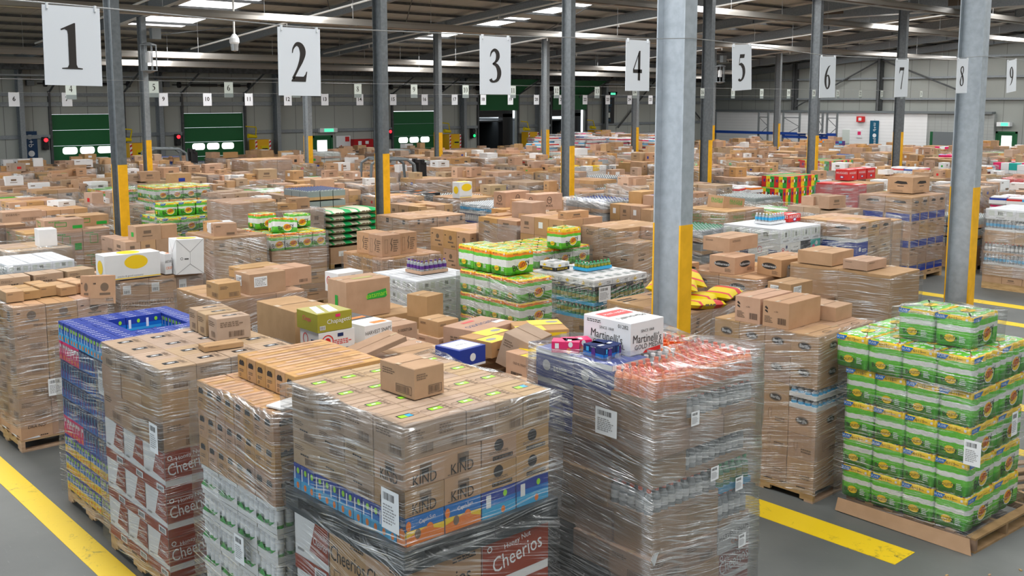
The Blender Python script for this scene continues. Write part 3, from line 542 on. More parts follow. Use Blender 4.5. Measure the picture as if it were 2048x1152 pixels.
for x, lab in ((13.27, 'left, beside small sign 5'), (43.27, 'right, beside sign 5')):     # caged detectors
    t = empty('caged_siren', (x, 32.17, 4.95), label='white siren in a steel cage on a far column, ' + lab, cat='siren')
    q = MB()
    for k in range(8): a = k * math.pi / 4; q.bar((.26 * math.cos(a), .26 * math.sin(a) * .8, 0), (.26 * math.cos(a), .26 * math.sin(a) * .8, .8), .014, 'galv', 5)
    for z in (0, .8): q.lathe((0, 0, z), [(.28, -.012), (.28, .012), (.05, .012 + (.08 if z else -.1))], 'galv', 8)
    q.obj('cage', t); q = MB(); q.lathe((0, 0, .25), [(0, 0), (.1, 0), (.1, .3), (.06, .36), (0, .36)], 'label', 12); q.obj('siren', t)
    q = MB(); q.box(.1, -.1, 1.0, .4, .1, 1.35, 'rack_grey'); q.obj('junction_box', t)
# camera dome on a drop pipe
t = empty('dome_camera', (14.6, 28.9, 5.55), label='white dome camera on a drop pipe between signs 1 and 2', cat='camera')
q = MB(); q.bar((0, 0, .45), (0, 0, 1.93), .03, 'pipe_white', 8); q.obj('drop_pipe', t)
q = MB(); q.lathe((0, 0, 0), [(.12, .15), (.15, .2), (.14, .32), (.05, .45), (0, .46)], 'label', 14); q.obj('housing', t)
q = MB(); q.lathe((0, 0, 0), [(0, -.08), (.1, -.05), (.12, .15)], 'wire', 14); q.obj('dome', t)
# ------------------------------------------------------------------ radiant tube heaters (run along X)
for i, (y, z, x0, x1, lab) in enumerate([(26.8, 6.39, -8, 58, 'long radiant tube heater crossing behind the tops of signs 1 and 2'), (20.8, 6.92, 18, 58, 'radiant tube heater nearest the roof at upper right'), (17.3, 7.22, 24, 58, 'radiant tube heater at the upper right corner'), (35.5, 5.63, -6, 50, 'radiant tube heater over the far row of columns'), (38.2, 5.42, -6, 50, 'radiant tube heater nearest to the back wall')]):
    t = empty('tube_heater', (0, y, z), label=lab, cat='heater', group='radiant tube heaters')
    q = MB(); pr_ = [(-.26, -.12), (-.2, .0), (-.1, .09), (.1, .09), (.2, .0), (.26, -.12)]
    vs = [(x, a, b) for x in (x0, x1) for a, b in pr_]; q.add(vs, [(k, k + 1, k + 7, k + 6) for k in range(5)], 'tube')
    vs = [(x, a * .96, b - .008) for x in (x0, x1) for a, b in pr_]; q.add(vs, [(k + 6, k + 7, k + 1, k) for k in range(5)], 'tube'); q.obj('reflector_hood', t)
    for yy in (-.1, .1): q = MB(); q.bar((x0, yy, -.06), (x1, yy, -.06), .045, 'tube_brown', 10); q.obj('burner_tube', t)
    for k in range(int((x1 - x0) / 3)): 
        x = x0 + 1.5 + 3 * k; q = MB(); q.bar((x, 0, .09), (x, 0, max(.3, roofz(y) - z)), .006, 'wire', 4); q.box(x - .01, -.27, -.13, x + .01, .27, .10, 'wire') if 0 else q.bar((x, -.27, -.12), (x, .27, -.12), .012, 'wire', 4); q.obj('hanger', t)
t = empty('air_duct', (38.5, 20.5, 7.64), label='grey rectangular air duct with grille under the roof above sign 7', cat='duct')
q = MB(); q.box(-.7, -5.5, -.3, -.1, 3, .2, 'galv'); q.obj('duct_body', t)
for yy in (-4.2, 1.6): q = MB(); q.box(-.73, yy, -.16, -.7, yy + 1.5, .12, 'tube_brown'); q.obj('duct_grille', t)
# ------------------------------------------------------------------ numbered signs on wires
def sign(name, x, y, ztop, wd, ht, digits, serif, m, label, group, dh, rz=0, tilt=0, tail=0, cond=1.0):
    t = empty(name, (x, y, ztop), (0, tilt, rz), label=label, cat='sign', group=group)
    q = MB(); q.box(-wd / 2, -.002, -ht, wd / 2, .002, 0, m)
    if serif:
        n = len(digits); adv = dh * .56 * cond; x0 = -adv * n / 2
        for k, ch in enumerate(digits):
            vs, fs, w_ = digit_geo(ch); T = Matrix(((1, 0, 0, x0 + k * adv + (adv - dh * .5 * cond) / 2 - .004), (0, 0, -1, -.0035), (0, 1, 0, -ht * .5 + (ht * .0) - dh / 2 - (0 if tail == 0 else -tail / 2)), (0, 0, 0, 1)))
            q.add([(a * dh * cond, b * dh, 0) for a, b, _ in vs], fs, 'ink', T)
    else:
        vs, fs, tw, th = text_geo(digits, .025); s = dh / th; T = Matrix(((1, 0, 0, 0), (0, 0, -1, -.0035), (0, 1, 0, -ht * .45 - dh / 2), (0, 0, 0, 1)))
        q.add([((a - tw / 2) * s, b * s, 0) for a, b, _ in vs], fs, 'ink', T)
    q.obj('sign_card', t)
    if tail: q = MB(); q.box(-wd / 2 + .003, -.0045, -ht, wd / 2 - .003, -.0025, -ht + tail, 'sign_grey'); q.obj('grey_band', t)
    if wd > .25:
        for s in (-1, 1): q = MB(); q.box(s * (wd / 2 - .025) - .005, -.01, -.02, s * (wd / 2 - .025) + .005, .008, .012, 'label'); q.obj('clip', t)
    return t
big = [(1.94, 4.50, .015), (3.32, 4.45, .01), (4.95, 4.465, .0), (6.53, 4.50, 0), (7.99, 4.515, -.05), (9.49, 4.45, -.02), (11.05, 4.46, -.02), (12.57, 4.51, -.02), (14.01, 4.53, -.10)]
rzs = [.05, 0, 0, 0, 0, .0, 0, 0, .0]
for i, (x, z, tl) in enumerate(big):
    sign('lane_sign', x, 5.70, z, .30, .42, str(i + 1), True, 'sign_white', 'large white sign with black number %d hanging on the near wire' % (i + 1), 'large lane signs on the near wire', .245, 0, tl, cond=.92)
def wire(pts, label):
    q = MB()
    for a, b in zip(pts, pts[1:]): q.bar(a, b, .004, 'wire', 5)
    tag(q.obj('sign_wire'), label, 'wire')
wire([(-1, 5.71, 4.58), (1.95, 5.71, 4.508), (3.32, 5.71, 4.458), (4.95, 5.71, 4.472), (6.53, 5.71, 4.51), (7.25, 5.71, 4.545), (7.99, 5.71, 4.525), (9.49, 5.71, 4.458), (11.05, 5.71, 4.468), (12.57, 5.71, 4.52), (13.2, 5.71, 4.56), (14.01, 5.71, 4.545), (16.5, 5.71, 4.5)], 'thin wire carrying the large lane signs')
x = 6.35
for i in range(22):
    z = 4.36 if i else 4.36
    sign('aisle_sign', 6.35 + 1.52 * i, 18.9, z - (.04 if i == 0 else 0), .185, .30, str(4 + i), True, 'sign_pale', 'pale sign with thin number %d over a grey band, middle wire' % (4 + i), 'pale aisle signs on the middle wire', .12, 0, 0, .08)
wire([(-4, 18.92, 4.37), (44, 18.92, 4.37)], 'thin wire carrying the pale aisle signs')
for i in range(22):
    sign('bay_sign', 9.15 + 1.505 * i, 32.1, 4.235, .30, .41, str(6 + i), False, 'sign_white', 'small white sign with bold number %d on the far wire' % (6 + i), 'white bay signs on the far wire', .14)
wire([(0, 32.12, 4.24), (50, 32.12, 4.24)], 'thin wire carrying the white bay signs')
# ------------------------------------------------------------------ cartons and packs
ink, LB = 'ink', 'label'
seamT = [('T', 'rect', 0, .49, 1, .51, 'seam'), ('T', 'rect', 0, .44, .12, .56, 'tape'), ('T', 'rect', .88, .44, 1, .56, 'tape')]
seamX = [('T', 'rect', .49, 0, .51, 1, 'seam')]
def codes(*f): return [(f, 'lines', .08, .62, .45, .84, 3, 'brown_ink'), (f, 'bars', .5, .14, .88, .34, 16, 'brown_ink'), (f, 'frame', .47, .1, .92, .38, .004, 'brown_ink')]
LF = ('L', 'F')
CT = {   # kind of carton: (body material, prints, how it looks)
 'plain': ('card', seamT + [(LF, 'lines', .1, .7, .4, .85, 2, 'brown_ink')], 'plain brown carton'),
 'plain2': ('card_orange', seamX + [(LF, 'bars', .6, .12, .88, .3, 12, 'brown_ink')], 'tan carton with small barcode'),
 'blank': ('card', seamT, 'unprinted brown carton'),
 'coded': ('card', seamT + codes('L', 'F'), 'brown carton with framed barcode'),
 'coded2': ('card_grey', seamX + codes('L', 'F') + [(LF, 'lines', .3, .44, .75, .56, 1, ink)], 'brown carton with small block words'),
 'slit_green': ('card_grey', [('T', 'rect', .3, .42, .74, .60, 'black'), ('T', 'rect', .32, .42, .72, .56, 'lime'), ('T', 'rect', .45, .47, .58, .52, LB), ('T', 'ring', .16, .5, .03, .018, .004, 'brown_ink'), ('T', 'lines', .78, .3, .95, .7, 4, 'brown_ink'), ('T', 'rect', .0, .76, 1, .775, 'seam'), ('T', 'rect', 0, .22, 1, .235, 'seam'), (LF, 'bars', .5, .12, .9, .38, 22, 'brown_ink'), (LF, 'lines', .1, .55, .7, .85, 4, 'brown_ink')], 'brown carton with green slot in its lid'),
 'slit_teal': ('card_grey', [('T', 'rect', .3, .42, .74, .60, 'black'), ('T', 'rect', .32, .42, .54, .56, 'lime'), ('T', 'rect', .54, .42, .72, .56, 'sky_blue'), ('T', 'ring', .84, .5, .03, .018, .004, 'brown_ink'), ('T', 'rect', .0, .76, 1, .775, 'seam'), ('T', 'rect', 0, .22, 1, .235, 'seam'), (LF, 'bars', .5, .12, .9, .38, 22, 'brown_ink'), (LF, 'lines', .1, .55, .7, .85, 4, 'brown_ink')], 'brown carton with green and blue slot'),
 'slit_black': ('card_grey', [('T', 'rect', .3, .38, .72, .60, 'black'), ('T', 'poly', [(.38, .42), (.6, .42), (.64, .54), (.42, .54)], 'grey_print'), ('T', 'rect', .45, .45, .55, .52, LB), ('T', 'rect', 0, .78, 1, .79, 'seam'), ('T', 'rect', 0, .2, 1, .21, 'seam'), ('T', 'lines', .76, .3, .94, .7, 4, 'brown_ink'), (LF, 'bars', .35, .12, .8, .38, 24, 'brown_ink'), (LF, 'lines', .1, .6, .8, .85, 3, 'brown_ink')], 'brown carton with black slot in its lid'),
 'kind': ('card', seamT + [(LF, 'rect', .36, .42, .66, .78, 'brown_ink'), (LF, 'rect', .40, .42, .58, .60, ink), (LF, 'text', 'KIND', .48, .26, .062, ink, 0, .8), ('F', 'lines', .08, .06, .5, .14, 1, 'brown_ink'), ('L', 'bars', .66, .3, .95, .5, 16, 'brown_ink')], 'brown carton with heavy four-letter word'),
 'discs': ('card', seamT + [('F', 'disc', .48, .66, .038, .038, ink), ('F', 'lines', .2, .36, .8, .48, 2, 'brown_ink'), (LF, 'frame', .3, .1, .88, .26, .006, ink), (LF, 'bars', .34, .12, .84, .24, 20, ink), ('L', 'lines', .1, .5, .5, .8, 3, 'brown_ink')], 'brown carton with black disc'),
 'cereal': ('card_white', [('T', 'rect', 0, 0, 1, .5, 'cereal_red'), ('F', 'rect', 0, .34, 1, 1, 'cereal_red'), ('F', 'rect', 0, 0, 1, .2, 'cereal_red'), ('F', 'text', 'Honey Nut', .52, .84, .045, LB, 8), ('F', 'text', 'Cheerios', .52, .64, .10, LB, 8, .8), ('L', 'rect', 0, 0, 1, .24, 'cereal_red'), ('L', 'poly', [(.45, .42), (.66, 1), (1, .98), (1, .36)], 'cereal_red'), ('L', 'text', 'Honey Nut', .80, .78, .03, LB, -6), ('L', 'text', 'Cheerios', .77, .62, .052, LB, -6, .6), ('L', 'rect', .6, .05, .94, .2, LB), ('L', 'bars', .63, .07, .9, .17, 14, ink), ('F', 'ring', .1, .86, .02, .02, .007, LB), ('L', 'lines', .1, .34, .35, .42, 1, 'grey_print')], 'red and white cereal carton'),
 'cereal_tan': ('card', seamT + [(LF, 'text', 'Cheerios', .5, .62, .10, ink, 0, .75), (LF, 'lines', .6, .86, .95, .95, 2, ink), (LF, 'text', '27528', .82, .9, .03, ink), (LF, 'frame', .12, .2, .3, .36, .004, ink)], 'tan cereal carton with black script'),
 'logo_small': ('card_orange', [('T', 'rect', 0, .48, 1, .52, 'card_stain'), ('T', 'rect', .05, .1, .8, .42, 'card_stain'), ('T', 'rect', .2, .6, .95, .85, 'card_stain'), (LF, 'rect', .2, .58, .72, .74, ink), (LF, 'disc', .36, .73, .014, .014, ink), (LF, 'disc', .56, .73, .014, .014, ink), (LF, 'lines', .2, .3, .7, .45, 2, 'brown_ink'), (LF, 'ring', .3, .15, .012, .012, .004, 'brown_ink')], 'small orange-brown carton with black scroll badge'),
 'logo_tall': ('card_orange', [('T', 'rect', 0, .48, 1, .52, 'card_stain'), ('T', 'rect', .1, .1, .9, .4, 'card_stain'), (LF, 'rect', .2, .6, .8, .72, ink), (LF, 'text', 'popchips', .5, .66, .014, LB), (LF, 'lines', .25, .2, .75, .4, 3, 'brown_ink'), (LF, 'rect', .25, .78, .5, .92, 'orange')], 'narrow orange-brown carton with black badge'),
 'pasta': ('card', seamT + [(LF, 'disc', .5, .55, .075, .042, ink), (LF, 'ring', .5, .55, .070, .037, .004, 'card'), (LF, 'text', 'Barilla', .5, .55, .032, LB, -4), ('T', 'ring', .5, .25, .07, .03, .006, ink)], 'brown carton with black oval badge'),
 'pasta_line': ('card', seamT + [(LF, 'ring', .3, .55, .022, .06, .004, 'brown_ink'), (LF, 'lines', .5, .3, .9, .5, 2, 'brown_ink')], 'brown carton with thin ring print'),
 'swoosh': ('card_orange', seamT + [('L', 'poly', [(.08, .74), (.12, .80), (.2, .72), (.2, .66), (.12, .70)], ink), ('L', 'poly', [(.08, .62), (.12, .66), (.2, .60), (.2, .54), (.12, .58)], ink), ('L', 'lines', .08, .18, .4, .45, 5, 'brown_ink'), ('L', 'text', 'x 276', .52, .62, .014, ink), ('L', 'bars', .58, .16, .9, .4, 18, ink)], 'orange-brown carton with black leaf mark'),
 'pods': ('card_orange', seamT + [(LF, 'ring', .5, .6, .065, .075, .012, ink), (LF, 'text', 'Top', .5, .62, .05, ink, 10), (LF, 'text', 'PODS', .5, .25, .05, ink)], 'orange-brown carton with ringed logo'),
 'grower': ('card_orange', seamX + [(LF, 'disc', .55, .6, .05, .05, 'brown_ink'), (LF, 'rect', .35, .32, .78, .40, 'brown_ink'), (LF, 'lines', .1, .7, .25, .8, 1, ink), (LF, 'bars', .6, .1, .9, .2, 12, 'brown_ink')], 'tan carton with round farm print'),
 'tubs': ('card_orange', seamT + [(LF, 'disc', .5, .55, .13, .045, ink), (LF, 'text', 'Rubbermaid', .5, .55, .035, LB), (LF, 'lines', .62, .12, .92, .34, 4, 'brown_ink')], 'orange-brown carton with black oval label'),
 'labelled': ('card', seamT + [(LF, 'rect', .12, .35, .48, .85, LB), (LF, 'lines', .15, .42, .45, .8, 5, 'grey_print'), (LF, 'text', '599', .4, .72, .03, ink)], 'brown carton with white shipping label'),
 'elpaso': ('card_orange', [('T', 'rect', 0, .0, .55, .48, 'yellow'), ('T', 'rect', .35, .52, 1, 1, 'yellow'), ('T', 'disc', .2, .24, .07, .04, 'grey_print'), ('T', 'disc', .82, .76, .07, .04, 'grey_print'), ('T', 'rect', 0, .49, 1, .51, 'seam'), ('L', 'text', 'OLD EL PASO', .5, .66, .022, ink), (LF, 'frame', .2, .12, .6, .32, .005, ink), (LF, 'bars', .22, .14, .58, .3, 12, ink), ('F', 'rect', .55, .6, .95, .82, 'yellow'), ('F', 'lines', .15, .42, .85, .55, 1, ink)], 'tan carton with yellow patches'),
 'juice_white': ('card_white', [('T', 'rect', .12, .55, .88, .85, 'red'), ('T', 'text', 'apple juice', .5, .70, .05, LB, 180), ('T', 'text', "Martinelli's", .5, .34, .05, ink, 180), ('T', 'rect', 0, .5, 1, .508, 'grey_print'), (LF, 'text', "Martinelli's", .5, .46, .062, ink, -3, .85), (LF, 'text', 'SINCE 1868', .5, .70, .02, ink), (LF, 'text', 'GOLD MEDAL', .55, .22, .035, ink), ('F', 'poly', [(.35, 0), (.9, 0), (.9, .14), (.45, .10)], 'red'), ('L', 'text', '01282', .85, .85, .028, ink), ('L', 'lines', .08, .82, .4, .93, 2, ink)], 'white carton with black script and red band'),
 'eatsmart': ('card', seamT + [('T', 'rect', .3, .3, .75, .5, 'olive'), ('F', 'poly', [(.46, .46), (.48, .62), (.9, .70), (.92, .50), (.88, .46)], 'green'), ('F', 'text', 'eatsmart', .69, .56, .05, 'lime', 3), ('L', 'rect', .4, .12, .55, .6, 'green')], 'large tan carton with green ribbon logo'),
 'noodles': ('olive', [('T', 'poly', [(.05, .1), (.3, .9), (.5, .9), (.28, .1)], LB), ('T', 'poly', [(.4, .1), (.62, .9), (.85, .9), (.66, .1)], LB), ('F', 'text', 'Chapagetti', .62, .5, .06, LB, 2), ('F', 'rect', .52, .72, .66, .88, 'pink'), ('F', 'rect', .06, .12, .22, .34, LB), ('F', 'bars', .07, .14, .21, .32, 10, ink), ('L', 'text', 'Chapa', .5, .6, .06, 'pink')], 'olive noodle case with white lettering'),
 'foreign': ('card_white', [('F', 'ring', .24, .5, .07, .07, .012, 'red'), ('F', 'disc', .24, .5, .035, .04, 'red'), ('F', 'rect', .52, .68, .68, .86, 'navy'), ('F', 'lines', .42, .3, .92, .58, 3, 'red'), ('F', 'rect', 0, 0, 1, .08, 'navy'), ('L', 'ring', .3, .55, .05, .06, .01, 'red'), ('L', 'rect', .6, .2, .9, .6, 'navy')], 'white case with round red emblem'),
 'snaps': ('card_white', [('T', 'rect', .4, .1, .9, .4, 'orange'), ('F', 'text', 'HARVEST SNAPS', .5, .62, .04, ink, 3), ('F', 'text', 'CRISP', .6, .3, .04, 'orange')], 'white snack case with orange word'),
 'dark': ('black', [('T', 'lines', .2, .55, .8, .8, 1, LB), ('T', 'rect', .5, .15, .9, .35, 'orange'), (LF, 'text', 'foodie', .5, .5, .04, LB)], 'black snack case'),
 'cream': ('card', seamT + [(LF, 'text', 'Desitin', .4, .55, .05, ink), (LF, 'text', '510007126', .6, .8, .03, ink), (LF, 'rect', .6, .12, .9, .28, 'brown_ink')], 'brown carton with black product name'),
 'blue_case': ('blue', [('T', 'rect', .08, .1, .92, .9, LB), ('T', 'text', 'Fisher', .5, .5, .04, 'navy', 180), (LF, 'rect', 0, 0, 1, .12, LB), ('F', 'disc', .5, .5, .04, .04, LB)], 'blue case with white lid'),
 'lid_wide': ('card_orange', [('T', 'text', 'oaxicana', .5, .5, .10, 'navy'), ('T', 'rect', .3, .75, .6, .85, 'red'), ('T', 'rect', .7, .25, .95, .4, LB), (LF, 'lines', .2, .3, .8, .6, 2, 'brown_ink')], 'wide tan carton with navy lettering on top'),
 'diaper_tan': ('card', seamT + [(LF, 'frame', .25, .35, .55, .75, .01, 'green'), (LF, 'rect', .7, .1, .95, .4, 'green'), (LF, 'lines', .1, .8, .5, .9, 1, 'green')], 'tan carton with green print'),
 'beans': ('card', seamT + [(LF, 'text', 'BEANITOS', .5, .55, .08, 'brown_ink'), ('T', 'lines', .2, .2, .8, .4, 2, 'brown_ink')], 'brown carton with bold word across'),
 'arch': ('card', seamT + [(LF, 'poly', [(.4, .6), (.55, .75), (.8, .78), (.95, .62), (.8, .66), (.55, .62)], 'brown_ink'), (LF, 'rect', .08, .2, .36, .7, LB), (LF, 'bars', .12, .25, .32, .42, 10, ink)], 'brown carton with arched print and label'),
 'white_sun': ('card_white', [('T', 'disc', .5, .5, .16, .16, 'yellow'), ('F', 'disc', .56, .66, .17, .10, 'yellow'), ('F', 'rect', .0, .02, 1, .06, 'yellow'), ('F', 'text', 'snacks & good company', .45, .12, .035, 'grey_print'), ('L', 'disc', .5, .5, .10, .10, 'yellow')], 'white carton with yellow sun disc'),
 'white_flap': ('card_white', [(LF, 'poly', [(0, 1), (.5, .62), (1, 1), (.98, 1), (.5, .64), (.02, 1)], 'grey_print'), (LF, 'poly', [(0, 0), (.5, .3), (1, 0), (.98, 0), (.5, .28), (.02, 0)], 'grey_print'), (LF, 'rect', .495, .3, .505, .62, 'grey_print'), (LF, 'ring', .2, .45, .02, .02, .005, ink), (LF, 'lines', .3, .42, .5, .5, 1, ink), ('T', 'disc', .5, .5, .15, .1, 'yellow')], 'white carton seen from its folded end'),
 'drain': ('card_orange', seamT + [(LF, 'text', 'DRA NO', .5, .66, .035, ink), (LF, 'lines', .6, .1, .95, .2, 1, ink), (LF, 'poly', [(.05, .05), (.6, .02), (.55, .12)], 'label')], 'tan carton with torn front'),
 'clean': ('card', seamT + [(LF, 'text', 'Clean', .5, .55, .06, ink), (LF, 'frame', .3, .7, .5, .9, .004, 'brown_ink'), (LF, 'lines', .3, .3, .8, .42, 1, ink)], 'brown carton marked for cleaner'),
 'huggies': ('red', [(LF, 'text', 'HUGGIES', .5, .68, .06, LB), (LF, 'disc', .5, .3, .06, .035, 'purple'), (LF, 'disc', .5, .3, .04, .02, LB), ('T', 'rect', .1, .1, .9, .3, LB)], 'red diaper carton with white name'),
 'rainbow': ('red', [(LF, 'rect', .36, 0, .68, 1, 'yellow'), (LF, 'rect', .68, 0, 1, 1, 'green'), ('T', 'rect', 0, .4, 1, 1, 'green'), (LF, 'disc', .22, .6, .035, .05, 'purple'), (LF, 'disc', .40, .58, .03, .05, 'orange'), (LF, 'disc', .56, .62, .03, .05, 'red'), (LF, 'disc', .72, .6, .03, .05, LB), (LF, 'disc', .86, .58, .03, .05, ink), (LF, 'disc', .6, .2, .03, .03, 'lime')], 'red, yellow and green striped carton'),
 'fragile': ('card', seamT + [(LF, 'text', 'FRAGILE', .6, .66, .07, 'green'), (LF, 'text', 'DO NOT DROP', .6, .46, .035, 'green')], 'tan carton marked fragile in green'),
 'logo_e': ('card', seamT + [(LF, 'rect', .62, .45, .78, .85, ink), (LF, 'text', 'E4', .70, .65, .04, 'card'), (LF, 'lines', .1, .3, .5, .5, 2, 'brown_ink')], 'brown carton with small black square'),
 'script': ('card_orange', seamT + [(LF, 'poly', [(.46, .25), (.50, .22), (.56, .5), (.50, .62), (.58, .85), (.52, .82), (.44, .6), (.50, .48)], 'brown_ink'), (LF, 'frame', .15, .15, .3, .8, .004, 'brown_ink'), (LF, 'lines', .6, .2, .9, .8, 6, 'brown_ink')], 'tan carton with upright script print'),
 'tissue': ('card', seamT + [(LF, 'text', 'OO', .5, .5, .08, LB)], 'brown carton with two white rolls printed'),
 'blueband': ('card', seamT + [(LF, 'rect', .05, .3, .95, .85, 'blue'), (LF, 'lines', .2, .1, .8, .25, 1, ink)], 'brown carton with blue panel'),
 'bluewhite': ('blue', [(LF, 'rect', 0, .82, 1, 1, LB), (LF, 'disc', .3, .45, .04, .04, LB), (LF, 'lines', .5, .3, .9, .5, 2, LB)], 'blue and white carton'),
 'bunny': ('card', seamT + [(LF, 'poly', [(.25, .6), (.4, .75), (.75, .72), (.8, .58), (.55, .55)], ink), (LF, 'lines', .4, .4, .75, .5, 1, ink), (LF, 'frame', .1, .05, .6, .15, .004, ink)], 'brown carton with dark running print'),
 'mint': ('teal', [(LF, 'disc', .3, .5, .05, .05, 'pink'), (LF, 'disc', .7, .3, .04, .04, 'pink'), (LF, 'disc', .6, .75, .04, .04, LB)], 'mint green case with pink fruit'),
 'popcorn': ('red', [(LF, 'text', 'POPCORN', .5, .7, .06, LB), (LF, 'text', 'INDIANA', .5, .35, .06, LB)], 'red popcorn carton'),
 'sugar': ('card', seamT + [(LF, 'text', '8/3 LBS', .5, .5, .06, ink, 80), ('T', 'lines', .1, .6, .6, .9, 2, ink)], 'brown carton with upright weight print'),
}
_cm = {}
def carton_mesh(t, w, l, h):
    k = (t, round(w, 3), round(l, 3), round(h, 3))
    if k not in _cm:
        mb = MB(); body, items, _ = CT[t]; c = .004
        vs = [(0, 0, 0), (w, 0, 0), (w, l, 0), (0, l, 0)] + [(0, 0, h - c), (w, 0, h - c), (w, l, h - c), (0, l, h - c)] + [(c, c, h), (w - c, c, h), (w - c, l - c, h), (c, l - c, h)]
        mb.add(vs, [(3, 2, 1, 0), (0, 1, 5, 4), (1, 2, 6, 5), (2, 3, 7, 6), (3, 0, 4, 7), (4, 5, 9, 8), (5, 6, 10, 9), (6, 7, 11, 10), (7, 4, 8, 11), (8, 9, 10, 11)], body)
        if w < l and t in ('slit_green', 'slit_teal', 'slit_black') and 0: pass
        prints(mb, w, l, h, items); _cm[k] = mb.mesh('carton_' + t)
    return _cm[k]
def towel_mesh(mt, w, l, h):
    k = (mt, round(w, 3), round(l, 3), round(h, 3))
    if k in _cm: return _cm[k]
    mb = MB(); rings = []; nx, ny = max(1, round(w / .16)), max(1, round(l / .16))
    def lobes(n, ln):
        out = []
        for i in range(n):
            for j in range(5): t = j / 5; out.append((ln * (i + t) / n, .018 * (math.sin(math.pi * t)) ** .6))
        return out
    def ring(ins, z, amp):
        pts = []
        for u, a in lobes(nx, w): pts.append((u, -a * amp + .018 + ins))
        for u, a in lobes(ny, l): pts.append((w + a * amp - .018 - ins, u))
        for u, a in lobes(nx, w): pts.append((w - u, l + a * amp - .018 - ins))
        for u, a in lobes(ny, l): pts.append((-a * amp + .018 + ins, l - u))
        q = []
        for x, y in pts: q.append((min(max(x, ins), w - ins), min(max(y, ins), l - ins), z))
        return q
    zs = [(0, .03, .5), (.02, .004, 1), (.3, 0, 1), (.6, 0, 1), (.9, 0, .9), (.985, .008, .6), (1, .03, .3)]
    R_ = [ring(i, z * h, a) for z, i, a in zs]; n = len(R_[0]); vs = [p for r in R_ for p in r]
    fs = [(r * n + i, r * n + (i + 1) % n, (r + 1) * n + (i + 1) % n, (r + 1) * n + i) for r in range(len(zs) - 1) for i in range(n)]
    c = len(vs); vs += [(w / 2, l / 2, h), (w / 2, l / 2, 0)]; b = (len(zs) - 1) * n
    fs += [(b + i, b + (i + 1) % n, c) for i in range(n)]
    mb.add(vs, fs, mt); me_items = []
    og = 'orange' if mt != 'towel_green' else 'yellow'
    if mt != 'towel_blue':
        me_items = [('F', 'disc', .56, .36, .095, .075, LB), ('F', 'disc', .56, .36, .085, .066, 'yellow'), ('F', 'disc', .56, .40, .06, .042, 'orange'), ('F', 'text', 'Bounty', .52, .36, .115, ink, 16, .9), ('L', 'disc', .40, .27, .05, .036, 'yellow'), ('L', 'text', 'Bounty', .38, .26, .056, ink, 8, .9), ('L', 'lines', .66, .18, .86, .38, 4, LB),
                    ('T', 'disc', .5, .5, .09, .06, 'yellow'), ('T', 'text', 'Bounty', .5, .5, .07, ink, 14, .9)]
        if mt == 'towel_green': me_items += [(LF, 'poly', [(.0, .83), (.0, .965), (.34, .965), (.24, .83)], 'bright_blue'), (LF, 'text', 'VUVR', .13, .90, .022, LB)]
        me_items += [(LF, 'text', '6=15', .46 if mt == 'towel_green' else .3, .895, .026, ink, 0, 1.1), (LF, 'rect', .8, .86, .87, .93, LB), (LF, 'lines', .56, .88, .76, .92, 1, 'brown_ink')]
    else: me_items = [(LF, 'disc', .5, .3, .05, .05, 'blue'), (LF, 'poly', [(.0, .6), (.2, .95), (.45, .95), (.3, .6)], 'bright_blue')]
    prints(mb, w, l, h, [(a, b_, *c_) for a, b_, *c_ in me_items]); me = mb.mesh('towel_pack')
    k2 = len(fs)
    me.polygons.foreach_set('use_smooth', [i < k2 for i in range(len(me.polygons))]); _cm[k] = me; return me
def pouch_box_mesh(w, l, h, v):
    k = ('pouch', v, round(w, 3), round(l, 3), round(h, 3))
    if k in _cm: return _cm[k]
    mb = MB(); c = {'b': ('blue', 'sky_blue'), 'p': ('pink', 'pink'), 'y': ('blue', 'yellow'), 't': ('navy', 'teal'), 'o': ('bright_blue', 'orange')}[v]
    mb.box(0, 0, 0, w, l, h, c[0]); its = [('T', 'lines', .2, .3, .8, .6, 1, LB), ('T', 'rect', 0, .49, 1, .51, 'navy')]
    if v in 'byp': its += [(LF, 'rect', 0, 0, 1, .42, c[1]), (LF, 'rect', 0, .42, 1, .62, 'bright_blue' if v != 'p' else 'pink'), (LF, 'rect', .12, .38, .26, .86, LB), (LF, 'disc', .68, .76, .016, .02, 'lime' if v != 'p' else LB), (LF, 'disc', .62, .17, .016, .022, 'orange')]
    elif v == 'o': its += [(LF, 'poly', [(0, 0), (1, 0), (1, .25), (.5, .5), (0, .3)], 'orange'), (LF, 'poly', [(0, .3), (.5, .5), (1, .25), (1, .5), (0, .55)], 'yellow'), (LF, 'disc', .3, .36, .022, .03, 'brown_ink'), (LF, 'disc', .62, .42, .026, .035, 'orange'), (LF, 'disc', .06, .72, .018, .03, 'orange'), (LF, 'text', 'Capri-Sun', .55, .78, .034, LB, 6, .8)]
    else: its += [(LF, 'rect', 0, 0, 1, .4, 'bright_blue'), (LF, 'disc', .5, .3, .02, .05, 'purple'), (LF, 'rect', .15, .45, .28, .85, 'sky_blue'), (LF, 'text', 'Capri-Sun', .5, .9, .012, LB)]
    prints(mb, w, l, h, its); _cm[k] = mb.mesh('pouch_box'); return _cm[k]
